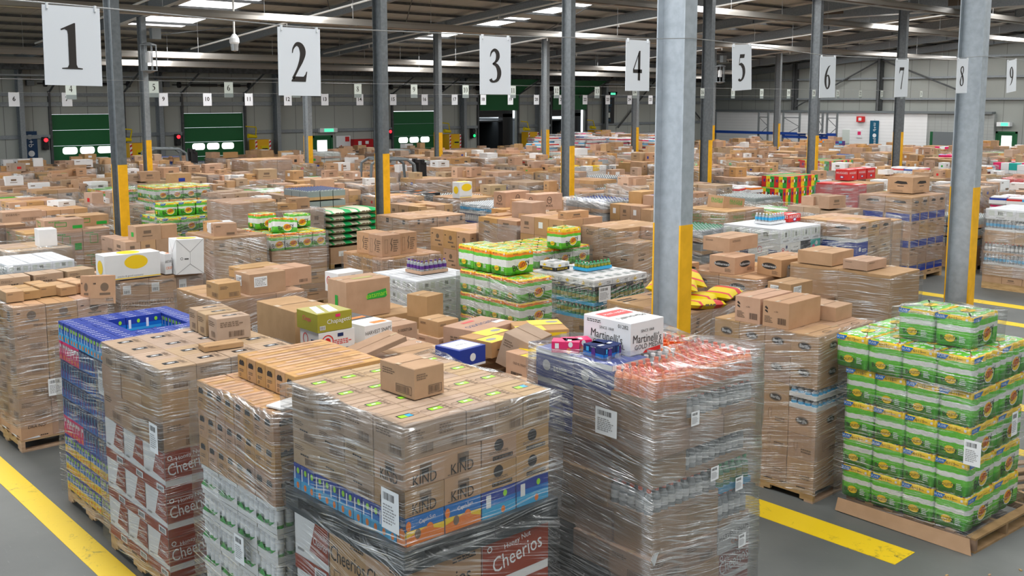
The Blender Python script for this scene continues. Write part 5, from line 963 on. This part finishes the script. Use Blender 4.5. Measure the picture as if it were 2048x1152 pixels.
    # loose cartons on top
    if kind in ('card', 'color', 'rainbow'):
        for _ in range(rr.choice((0, 1, 2, 3, 4) if h < 2.1 else (0, 0, 1))):
            bw, bl, bh = rr.uniform(.25, .6), rr.uniform(.22, .5), rr.uniform(.1, .32); cheap(C_, x + rr.uniform(0, w - bw), y + rr.uniform(0, l - bl), h + rr.uniform(-.02, 0), bw, bl, bh, rr.choice(('card', 'card_orange', 'card', 'card_grey', 'card', 'card_white')), det, rr, rr.uniform(-.25, .25))
    if rr.random() < film_: wrap_geo(STUFF['stretch_film'], x, y, w, l, max(.1, h - 1.0), h - rr.uniform(-.04, .15), rr.random() * 99, rr.choice(('film', 'film', 'film_heavy')), fine=.5, collar=rr.uniform(.05, .3))
flat('towel_green_c', (.10, .46, .04), .35)
PLACED = [(23.3, 14.9, 26.0, 17.0), (21.3, 12.0, 24.6, 14.3), (25.4, 15.2, 27.6, 16.9), (6.4, 12.9, 9.1, 16.9), (10.3, 16.2, 12.6, 20.4), (8.3, 18.4, 9.6, 22.0), (3.1, 3.5, 4.4, 14), (4.9, 4.1, 6.3, 5.5), (8.6, 3.3, 11.2, 6.6)]
def mid(phrase, x, y, w, l, zt, layers, film_=True, mat='film', **k):
    hs = sum(a[0] for a in layers); zb = zt - hs; rr = random.Random(int(x * 100))
    PLACED.append((x - .05, y - .05, x + w + .05, y + l + .05))
    P = STUFF['wooden_pallets']; P.box(x, y, .1, x + w, y + l, .138, 'wood'); [P.box(x + (w - .1) * q / 2, y, 0, x + (w - .1) * q / 2 + .1, y + l, .1, 'wood') for q in range(3)]
    z = .14; n = max(1, round((zb - .14) / .35))
    for q in range(n):
        hh = (zb - .14) / n
        for i in range(2):
            for j in range(3): cheap(STUFF['cardboard_cartons'], x + w * i / 2 + .004, y + l * j / 3 + .004, z, w / 2 - .008, l / 3 - .008, hh - .003, 'card', 1, rr)
        z += hh
    stack(phrase, x, y, w, l, layers, z=zb, pallet=False, film_=film_, mat=mat, wz0=.3, wz1=zt - .04, **k)
def lo(kind, w, l, h, x, y, z, deg, label): return loose(kind, w, l, h, x, y, z, deg, label)
mid('white-box stack', 5.33, 14.3, 1.25, 1.15, 1.45, [(.24, 3, 2, 'beans'), (.26, 3, 2, 'arch')], seed=61)
lo('white_sun', .80, .34, .36, 5.12, 14.28, 1.47, 0, 'long white carton with yellow sun disc near the left edge')
lo('white_flap', .42, .30, .52, 6.12, 14.2, 1.46, (0, R(2), R(-3)), 'tall white carton with folded end flaps standing upright')
lo('snaps', .1, .3, .3, 6.0, 14.3, 1.47, 0, 'small white case between the long and the tall white cartons')
lo('blank', .5, .4, .22, 5.5, 14.85, 1.47, 4, 'brown carton behind the long white carton with sun disc')
mid('green-print stack', 5.55, 19.3, 1.5, 1.2, 1.62, [(.42, 3, 2, 'diaper_tan'), (.42, 3, 2, 'diaper_tan')], seed=62)
lo('diaper_tan', .7, .5, .2, 5.9, 19.35, 1.62, 0, 'long carton with green print on the stack left of the first yellow column foot')
lo('diaper_tan', .8, .5, .2, 6.4, 19.7, 1.62, 2, 'second long carton with green print further back on that stack')
lo('coded', .7, .4, .2, 5.4, 20.1, 1.75, 2, 'carton with upside down print at the top left stack')
mid('pink can stack', 4.45, 16.5, 1.0, 1.1, 1.5, [(.16, 3, 3, 'foreign'), (.16, 3, 3, 'foreign'), (.16, 3, 3, 'silvercase')], mat='film_heavy', seed=63)
mid('left towel stack', 9.0, 21.5, 1.3, 1.2, 1.44, [(.32, 3, 3, 'towel_green'), (.32, 3, 3, 'towel_green'), (.32, 3, 3, 'towel_green')], seed=64)
for i in range(3): lo('towel_green', .4, .36, .3, 9.1 + .42 * i, 21.8, 1.44, 0, 'paper towel pack on top of the left towel stack, %s from the left' % nth(i + 1))
mid('orange-banded towel stack', 10.4, 25.2, 1.5, 1.2, 1.8, [(.32, 4, 2, 'towel_orange'), (.32, 4, 2, 'towel_orange')], seed=65)
mid('tall dark brown stack', 9.72, 19.6, 1.0, 1.2, 1.86, [(.45, 2, 2, 'plain'), (.5, 2, 2, 'plain'), (.45, 2, 2, 'blank')], seed=66)
mid('towel-topped stack', 9.25, 17.1, 1.2, 1.25, 1.5, [(.4, 3, 3, 'blank'), (.33, 4, 3, lambda i, j: 'towel_white' if i == 0 or i < 2 else 'towel_orange')], seed=67)
lo('towel_orange', .5, .3, .3, 9.35, 17.2, 1.52, (R(-14), R(6), R(-8)), 'paper towel pack leaning on the towel-topped stack')
lo('towel_orange', .45, .35, .3, 9.3, 17.75, 1.52, 3, 'upright towel pack behind the leaning one')
lo('towel_orange', .45, .35, .26, 9.95, 17.6, 1.52, -3, 'towel pack at the right rear of the towel-topped stack')
mid('rice sack stack', 12.75, 20.7, 1.5, .95, 1.40, [(.15, 2, 1, 'sack')] * 6, film_=False, seed=68, jit=.02)
mid('script carton stack', 10.0, 14.55, 1.3, 1.25, 1.25, [(.28, 5, 4, 'script'), (.28, 5, 4, 'script')], seed=69)
for k, (x, y, w_) in enumerate([(10.12, 14.72, .42), (10.16, 15.16, .42), (10.56, 14.8, .40)]): lo('script', w_ - .02, .42, .38, x, y, 1.25, 0, 'tan carton with upright script standing on the script carton stack, %s' % ('front left', 'rear left', 'front right')[k])
mid('square-mark stack', 12.9, 17.75, 1.6, 1.2, 1.45, [(.3, 4, 2, 'plain'), (.25, 4, 2, 'logo_e')], seed=70)
mid('farm print stack', 12.7, 15.4, 1.7, 1.3, 1.38, [(.38, 4, 3, 'grower'), (.38, 4, 3, 'grower')], film_=False, seed=71)
for k, (x, y, z, d, w_) in enumerate([(14.0, 15.9, 1.38, 0, .75), (14.35, 16.2, 1.7, 4, .75), (13.1, 15.0, 1.4, 3, .6), (13.8, 15.3, 1.40, -14, .7), (14.5, 15.4, 1.7, -4, .72)]):
    lo('pods', w_, .36, .34, x, y, z, d, 'orange-brown carton with ringed logo on the farm print stack, %s' % ('rear low', 'rear top', 'front left', 'turned in front', 'front top right')[k])
mid('ringed logo stack', 14.45, 14.9, 1.1, 1.2, 1.4, [(.35, 2, 2, 'blank'), (.35, 2, 2, 'plain')], seed=72, mat='film_heavy')
mid('orange towel stack', 8.98, 9.85, .62, 1.3, 1.62, [(.32, 1, 4, 'towel_orange')] * 4, seed=73)
for k, (x, y) in enumerate([(9.02, 10.15), (9.02, 10.53), (9.05, 10.9)]): lo('towel_orange', .5, .36, .33, x, y, 1.63, 0, 'raised paper towel pack on the orange towel stack, %s' % ('front', 'middle', 'rear')[k])
mid('starred drink stack', 10.5, 9.92, 1.15, 1.3, 1.42, [(.22, 4, 4, 'bottles_green'), (.22, 4, 4, 'bottles_green'), (.16, 3, 4, 'starcase')], seed=74, paper=[('F', .05, 1.1, .25, .22)])
lo('starcase', .3, .34, .12, 10.62, 10.85, 1.43, 0, 'single starred drink case raised at the back left of the starred stack')
lo('bottles_green', .55, .3, .14, 10.95, 10.5, 1.43, 0, 'case of green-capped bottles lying in the middle of the starred stack')
mid('silver drink stack', 8.45, 11.45, 1.1, 1.1, 1.45, [(.19, 3, 3, 'silvercase')] * 4, seed=75, mat='film_heavy')
lo('bottles_purple', .5, .4, .2, 8.8, 11.8, 1.46, 0, 'case of purple-labelled bottles on the silver drink stack')
mid('upright weight stack', 9.6, 7.6, 1.2, 1.25, 1.42, [(.3, 2, 2, 'grower'), (.42, 2, 2, 'sugar')], seed=76)
for k in range(6):
    q = place('sack', .62, .38, .13, (9.85 + .32 * (k % 3), 7.55 + .28 * (k // 3) + .1 * (k % 2), 1.44 + .10 * (k // 3)), (R(-5 + 4 * k), R(6 - 3 * k), R(10 * k)), 'yellow and red sack on the stack behind the near column, %s of six' % nth(k + 1)); q.name = 'yellow_sack'
    m_ = q.data.copy(); q.data = m_
    for s_i, mm in enumerate(m_.materials): m_.materials[s_i] = {'sack_cream': M['hazard'], 'cap_green': M['red']}.get(mm.name, mm)
    for p_ in m_.polygons:
        pass
mid('plain carton stack', 5.3, 9.3, 1.15, 1.25, 1.15, [(.4, 2, 3, 'blank')], seed=77)
lo('blank', .50, .85, .58, 5.40, 9.52, 1.16, 0, 'very large plain carton left of the green ribbon carton')
lo('eatsmart', .64, .42, .46, 6.55, 10.30, 1.36, 0, 'large tan carton with green ribbon logo on its front')
mid('ribbon carton stack', 6.45, 10.2, 1.15, 1.2, 1.355, [(.35, 2, 2, 'plain')], film_=False, seed=78)
mid('shipping label stack', 5.6, 11.8, 1.25, 1.2, 1.5, [(.33, 3, 2, 'labelled'), (.33, 3, 2, 'blank')], seed=79)
lo('labelled', .52, .42, .27, 6.08, 11.85, 1.5, 0, 'carton with large white shipping label on top of the label stack')
lo('plain2', .5, .4, .24, 6.66, 12.1, 1.5, 4, 'tan carton right of the one with the large shipping label')
lo('plain', .6, .35, .14, 6.3, 12.5, 1.6, 2, 'flat carton behind the one with the large shipping label')
lo('coded', .3, .35, .2, 5.65, 11.85, 1.5, 0, 'narrow carton left of the one with the large shipping label')
lo('foreign', .4, .3, .26, 7.0, 11.2, 1.50, 2, 'white carton with red print behind the green ribbon carton')
mid('noodle stack', 5.05, 7.9, 1.2, 1.2, 1.5, [(.26, 3, 3, 'dark'), (.26, 2, 3, 'plain')], seed=80)
lo('foreign', .42, .36, .20, 5.15, 8.62, 1.5, 0, 'white case with round red emblem under the olive noodle case')
lo('noodles', .40, .40, .19, 5.14, 8.62, 1.705, 0, 'olive noodle case with white lettering')
lo('dark', .5, .36, .16, 5.62, 9.02, 1.5, 8, 'black snack case behind the olive noodle case')
lo('snaps', .36, .3, .2, 5.68, 8.6, 1.5, 4, 'white snack case right of the olive noodle case')
lo('blank', .62, .36, .05, 5.1, 7.95, 1.52, (R(0), R(-14), R(-6)), 'tilted open brown carton in front of the round emblem case')
mid('product name stack', 6.28, 8.6, 1.15, 1.25, 1.22, [(.3, 2, 3, 'plain')], film_=False, seed=81)
lo('cream', .42, .4, .30, 6.05, 8.75, 1.3, 2, 'brown carton with black product name in the middle of the picture')
lo('plain', .30, .34, .18, 6.75, 8.75, 1.38, 3, 'small plain carton stacked above another, right of the product name carton')
lo('plain', .34, .38, .16, 6.72, 8.7, 1.22, 3, 'small plain carton underneath another, right of the product name carton')
lo('blank', .3, .32, .27, 7.2, 9.55, 1.4, 12, 'upright brown carton before the silver drink cases')
mid('yellow patch stack', 6.28, 6.75, 1.2, 1.25, 1.28, [(.34, 2, 3, 'coded')], film_=False, seed=82)
lo('elpaso', .46, .42, .27, 6.42, 6.85, 1.29, -3, 'tan carton with yellow patches, nearest of its group')
lo('elpaso', .55, .5, .16, 7.05, 7.75, 1.42, -30, 'tan carton with yellow patches behind the white juice carton')
lo('elpaso', .55, .45, .16, 6.5, 7.55, 1.42, 8, 'tan carton with yellow patches, left of its group')
lo('coded2', .5, .3, .34, 6.62, 7.25, 1.29, (R(18), 0, R(20)), 'tilted tan carton between the yellow patched cartons')
lo('blue_case', .36, .34, .19, 5.98, 7.42, 1.42, 6, 'blue case with white lid in the middle foreground')
lo('lid_wide', .66, .5, .2, 6.72, 8.0, 1.38, 12, 'wide tan carton with navy lettering on its lid')
mid('gap filler stack', 5.0, 5.75, 1.15, 1.2, 1.30, [(.3, 3, 3, 'coded')], seed=83)
lo('coded', .5, .4, .2, 5.6, 6.4, 1.3, 6, 'brown carton behind the centre stack, right of the blue case')
# right of the near column
mid('big plain stack', 11.9, 6.15, .78, 1.45, 1.82, [(.5, 1, 2, 'blank'), (.5, 1, 2, 'blank')], seed=84)
mid('label sticker stack', 10.9, 6.9, 1.0, 1.0, 1.45, [(.32, 2, 2, 'labelled'), (.32, 2, 2, 'labelled')], seed=85)
lo('labelled', .5, .34, .24, 11.0, 7.0, 1.46, 0, 'carton with white sticker on the label sticker stack')
lo('blank', .6, .5, .17, 11.95, 7.0, 1.83, 3, 'flat brown carton on the big plain stack')
lo('plain', .5, .34, .12, 11.95, 6.5, 1.83, 0, 'thin brown carton on the big plain stack')
mid('oval label stack', 11.5, 7.85, 1.25, 1.25, 1.6, [(.3, 2, 2, 'tubs'), (.32, 2, 2, 'tubs')], seed=86)
for k, (x, y, z, w_, l_, h_, d) in enumerate([(11.55, 8.25, 1.6, .5, .42, .24, 2), (11.85, 7.7, 1.6, .52, .42, .24, -6), (11.9, 8.6, 1.84, .75, .45, .2, 3), (12.4, 7.9, 1.6, .45, .4, .2, 0), (11.2, 8.9, 1.5, .4, .4, .2, 0)]):
    lo('tubs' if k != 2 else 'plain', w_, l_, h_, x, y, z, d, 'orange-brown carton on the oval label stack, %s' % ('left', 'centre', 'topmost at the rear', 'right', 'far left')[k])
mid('cleaner stack', 13.2, 11.55, 1.3, 1.25, 1.75, [(.45, 3, 3, 'clean'), (.45, 3, 3, 'clean'), (.22, 2, 3, 'clean', {'skip': [(0, 0)]})], seed=87)
lo('towel_orange', .5, .36, .36, 11.9, 12.0, 1.5, 4, 'single upright towel pack with large logo left of the cleaner stack')
mid('low towel stack', 11.5, 12.2, 1.3, 1.3, 1.5, [(.3, 3, 3, 'towel_orange'), (.3, 3, 3, 'towel_orange')], seed=88)
mid('silver and mint stack', 15.5, 10.1, 1.3, 1.25, 1.72, [(.3, 4, 2, lambda i, j: ('juice_white', 'foreign', 'coded2', 'mint')[i]), (.3, 4, 2, lambda i, j: ('foreign', 'juice_white', 'dark', 'mint')[i]), (.26, 4, 2, 'silvercase')], seed=89)
lo('bottles_water', .5, .36, .2, 15.9, 10.6, 1.73, 0, 'case of bottles on the silver and mint stack, left')
lo('huggies', .4, .34, .14, 16.5, 10.6, 1.73, 0, 'red case on the silver and mint stack')
mid('blue band stack', 16.95, 9.45, 1.25, 1.25, 1.78, [(.3, 3, 2, lambda i, j: 'bluewhite' if i == 0 else 'coded'), (.36, 3, 2, lambda i, j: 'bluewhite' if i == 0 else 'coded2'), (.3, 3, 2, 'bunny')], seed=90)
mid('dark wrapped stack', 18.4, 9.9, 1.1, 1.2, 1.62, [(.4, 2, 2, 'plain'), (.4, 2, 2, 'blank')], mat='film_heavy', seed=91)
mid('fragile stack', 17.2, 12.5, 1.3, 1.2, 1.72, [(.4, 2, 2, 'rainbow'), (.4, 2, 2, 'fragile')], seed=92)
lo('fragile', .6, .5, .26, 17.7, 13.0, 1.72, (0, R(8), R(-12)), 'carton with green print leaning on the fragile stack')
lo('bluewhite', .6, .5, .2, 16.6, 13.6, 1.8, 0, 'blue case left of the fragile cartons')
mid('red diaper stack', 24.7, 13.8, 1.4, 1.25, 1.78, [(.45, 3, 2, lambda i, j: 'huggies' if i == 0 or j else 'plain'), (.45, 3, 2, lambda i, j: 'huggies' if i == 0 else 'blank')], mat='film_heavy', seed=93)
for k in range(3): lo('huggies', .46, .4, .3, 25.6 + .5 * k, 14.6, 1.8, 0, 'red diaper carton in the row on top of the red diaper stack, %s' % nth(k + 1))
mid('striped carton stack', 26.1, 17.0, 1.7, .9, 1.72, [(.38, 4, 2, 'rainbow'), (.38, 4, 2, 'rainbow'), (.34, 3, 2, 'rainbow', {'off': (.35, .1)})], film_=False, seed=94)
mid('small striped stack', 34.0, 20.2, 1.7, 1.25, 1.75, [(.4, 3, 2, 'plain'), (.36, 4, 2, lambda i, j: 'rainbow' if i != 1 else 'coded2')], seed=95)
mid('blue panel stack', 21.2, 10.55, 1.6, 1.25, 1.9, [(.28, 4, 2, 'blueband'), (.28, 4, 2, 'plain'), (.28, 4, 2, 'blueband'), (.3, 4, 2, 'plain'), (.30, 4, 2, 'blueband'), (.32, 4, 2, 'bunny')], seed=96)
lo('bunny', .8, .6, .36, 21.9, 10.9, 1.92, 0, 'large tan carton on top of the blue panel stack')
mid('bottle stack at right edge', 21.9, 8.0, 1.3, 1.25, 1.72, [(.24, 3, 2, lambda i, j: ('plain', 'bottles_green', 'huggies')[i]), (.24, 3, 2, 'bottles_water'), (.24, 3, 2, lambda i, j: 'blueband' if i else 'bottles_clear'), (.26, 3, 2, 'coded'), (.24, 3, 2, lambda i, j: 'bottles_orange' if i else 'bottles_water'), (.22, 3, 2, 'silvercase')], mat='film_heavy', seed=97)
mid('corner bottle stack', 22.0, 6.4, 1.3, 1.25, 1.7, [(.26, 3, 2, 'plain'), (.26, 3, 2, 'bottles_clear'), (.3, 3, 2, 'coded'), (.3, 3, 2, 'bottles_orange'), (.3, 3, 2, 'plain')], mat='film_heavy', seed=98)
mid('white sun stack', 16.6, 20.5, 1.1, 1.2, 1.45, [(.35, 2, 2, 'plain')], seed=99)
lo('white_sun', .42, .3, .42, 16.6, 20.55, 1.46, 0, 'upright white carton with yellow disc in the middle distance')
mid('water bottle stack', 15.4, 17.9, 1.2, 1.2, 1.55, [(.22, 3, 2, 'bottles_milk'), (.24, 3, 2, 'bottles_water')], seed=100)
mid('black can stack', 15.5, 22.3, 1.6, 1.3, 1.45, [(.2, 4, 2, 'dark'), (.2, 3, 2, 'dark', {'off': (.3, .1)})], mat='film_heavy', seed=101)
mid('tall tower stack', 15.8, 30.6, 1.6, 1.2, 2.05, [(.4, 3, 2, 'plain'), (.4, 3, 2, 'plain'), (.35, 3, 2, 'plain')], seed=102)
# ------------------------------------------------------------------ the rest of the hall floor
rr = random.Random(11)
def seen(x, y, z=1.6):
    v = Vector((x, y, z - 4)); c = v.dot(fwd)
    if c < 4: return None
    r_ = Vector((math.sin(hd), -math.cos(hd), 0)); return 1024 + 2025 * v.dot(r_) / c, c
cols_xy = [(1.27 + 6 * k, ROW[r]) for r in ROW for k in range(0, 10)]
LX = [3.2 + 1.6 * i for i in range(35)]
for i, x in enumerate(LX):
    y = 12.9 + rr.uniform(0, .3) if x < 21 else 4.2
    if 12.6 < x < 21: y = 11.2
    if x < 12.6: y = 13.4 if x > 4.5 else 14.2
    while y < 42.3:
        w_, l_ = rr.uniform(1.02, 1.2), rr.uniform(1.1, 1.25); x_ = x + rr.uniform(0, .12); s_ = seen(x_ + .6, y + .6)
        hit = any(x_ < b[2] and x_ + w_ > b[0] and y < b[3] and y + l_ > b[1] for b in PLACED) or any(x_ - .2 < cx < x_ + w_ + .2 and y - .25 < cy < y + l_ + .25 for cx, cy in cols_xy)
        fork = (14.6 < x_ < 18.6 and 36.8 < y < 40.5) or (17.6 < x_ < 20.8 and 25.4 < y < 28.6)
        if hit: y += .35; continue
        if s_ and -60 < s_[0] < 2110 and not fork and rr.random() < .97 and x_ < 56.3:
            px, dist = s_; q = rr.random(); h = rr.uniform(1.2, 1.85)
            if dist > 52: h = rr.uniform(.9, 1.55)
            if y > 38: h = min(h, 1.6)
            kind = 'card'
            if q > .70: kind = 'color' if q < .75 else 'towel' if q < .80 else 'drink' if q < .88 else 'rainbow' if q < .885 else 'diaper' if q < .90 else 'card'
            if 31 < x_ < 46 and 33 < y and 1080 < px < 1330: kind, h = rr.choice(('diaper', 'diaper', 'card')), rr.uniform(1.8, 2.3)
            if 1280 < px < 1900 and dist > 55 and q > .9: kind = 'color'
            if px < 450 and kind in ('drink', 'color') and q < .8: kind = 'card'
            far_load(x_, y, w_, l_, h, kind, rr, 1 if dist < 42 else 0, .8 if dist < 45 else .65, cut=1.0 if dist < 24 else .75)
        y += l_ + rr.uniform(.06, .3)
LBL = {'cardboard_cartons': ('hundreds of brown cardboard cartons stacked on pallets across the hall', 'cartons'), 'printed_cases': ('coloured printed cases stacked on pallets far back in the hall', 'cases'),
       'paper_towel_packs': ('green and white paper towel packs on distant pallets', 'paper towels'), 'drink_cases': ('cases of bottled drinks on distant pallets', 'drinks'), 'diaper_packs': ('white, red and blue diaper packs heaped on pallets at the back', 'diapers'),
       'stretch_film': ('clear film round the distant pallet loads', 'film'), 'wooden_pallets': ('wooden pallets under the distant loads', 'pallets')}
for k, mb in STUFF.items(): tag(mb.obj(k, smooth=(k == 'stretch_film')), LBL[k][0], LBL[k][1], kind='stuff')
# ------------------------------------------------------------------ forklifts and a driver
def forklift(loc, rz, label):
    t = empty('forklift', loc, rz, label=label, cat='forklift')
    g = MB(); g.box(-.55, -1.0, .25, .55, .7, .95, 'steel_dark'); g.box(-.5, -1.1, .4, .5, -.8, 1.15, 'black'); g.box(-.3, -.6, .95, .3, -.1, 1.1, 'black'); g.box(-.3, -.7, 1.0, .3, -.6, 1.5, 'black'); g.obj('body', t)
    for sx in (-1, 1):
        for yy in (-.7, .5): g = MB(); g.bar((sx * .45, yy, .25), (sx * .62, yy, .25), .25, 'black', 14); g.obj('wheel', t)
        g = MB(); pts = [(sx * .5, .6, .9), (sx * .5, .5, 1.95), (sx * .5, .25, 2.12), (sx * .5, -.7, 2.15), (sx * .5, -.95, 2.0), (sx * .5, -1.0, 1.1)]
        for a, b in zip(pts, pts[1:]): g.bar(a, b, .045, 'rack_grey', 6)
        g.obj('guard_post', t)
        g = MB(); g.box(sx * .3 - .06, .75, .1, sx * .3 + .06, .9, 2.1, 'black'); g.box(sx * .3 - .04, .9, .3, sx * .3 + .04, .98, 2.0, 'black'); g.obj('mast_channel', t)
        g = MB(); g.box(sx * .25 - .06, .98, .1, sx * .25 + .06, 2.0, .15, 'steel_dark'); g.obj('fork', t)
    g = MB()
    for yy in (-.7, -.45, -.2, .05, .25): g.box(-.5, yy, 2.1, .5, yy + .06, 2.16, 'rack_grey')
    g.obj('guard_roof', t)
    g = MB(); g.box(-.45, .8, 1.98, .45, .88, 2.08, 'black'); g.box(-.45, .9, 1.5, .45, .95, 1.6, 'black'); g.obj('mast_crossbar', t)
    return t
forklift((19.1, 27.0, 0), R(-105), 'black and grey forklift behind the fourth column of the middle row')
forklift((16.6, 38.6, 0), R(-100), 'forklift with grey overhead guard before the left dock doors')
def person(loc, rz, label):
    vs = [(0, 0, 1.10), (0, 0, 1.30), (0, .01, 1.50), (0, .02, 1.62), (0, .03, 1.72), (0, .04, 1.82), (.16, 0, 1.5), (.2, .16, 1.30), (.14, .38, 1.32), (-.16, 0, 1.5), (-.2, .16, 1.30), (-.14, .38, 1.32), (.1, .1, 1.08), (.12, .42, 1.08), (.12, .45, .72), (-.1, .1, 1.08), (-.12, .42, 1.08), (-.12, .45, .72)]
    ed = [(0, 1), (1, 2), (2, 3), (3, 4), (4, 5), (2, 6), (6, 7), (7, 8), (2, 9), (9, 10), (10, 11), (0, 12), (12, 13), (13, 14), (0, 15), (15, 16), (16, 17)]
    rd = [.15, .15, .14, .055, .095, .07, .065, .05, .035, .065, .05, .035, .09, .07, .05, .09, .07, .05]
    me = bpy.data.meshes.new('person'); me.from_pydata(vs, ed, []); o = link('person', me, None, loc, rz, label=label, cat='person')
    sk = o.modifiers.new('skin', 'SKIN')
    for v, r_ in zip(me.skin_vertices[0].data, rd): v.radius = (r_, r_)
    me.skin_vertices[0].data[0].use_root = True
    o.modifiers.new('sub', 'SUBSURF').levels = 1; me.materials.append(M['navy'])
    g = MB(); g.lathe((0, .035, 1.78), [(0, -.12), (.055, -.11), (.085, -.04), (.088, .03), (.07, .09), (0, .11)], 'skin', 12); g.box(-.02, .11, 1.74, .02, .14, 1.78, 'skin'); g.box(-.035, .115, 1.785, -.015, .125, 1.795, 'ink'); g.box(.015, .115, 1.785, .035, .125, 1.795, 'ink'); g.box(-.025, .115, 1.70, .025, .122, 1.71, 'red'); g.obj('face', o, True)
    g = MB(); g.lathe((0, .03, 1.80), [(.094, .02), (.09, .08), (.05, .12), (0, .13)], 'cap_brown', 12); g.box(-.06, .1, 1.82, .06, .2, 1.83, 'cap_brown'); g.obj('cap', o, True)
    g = MB(); g.lathe((0, 0, 0), [(.17, 1.12), (.18, 1.3), (.17, 1.48), (.08, 1.56)], 'hi_vis', 12); g.obj('vest', o, True)
person((16.5, 38.4, -.08), R(-100), 'seated forklift driver in cap and bright yellow vest near the left docks')
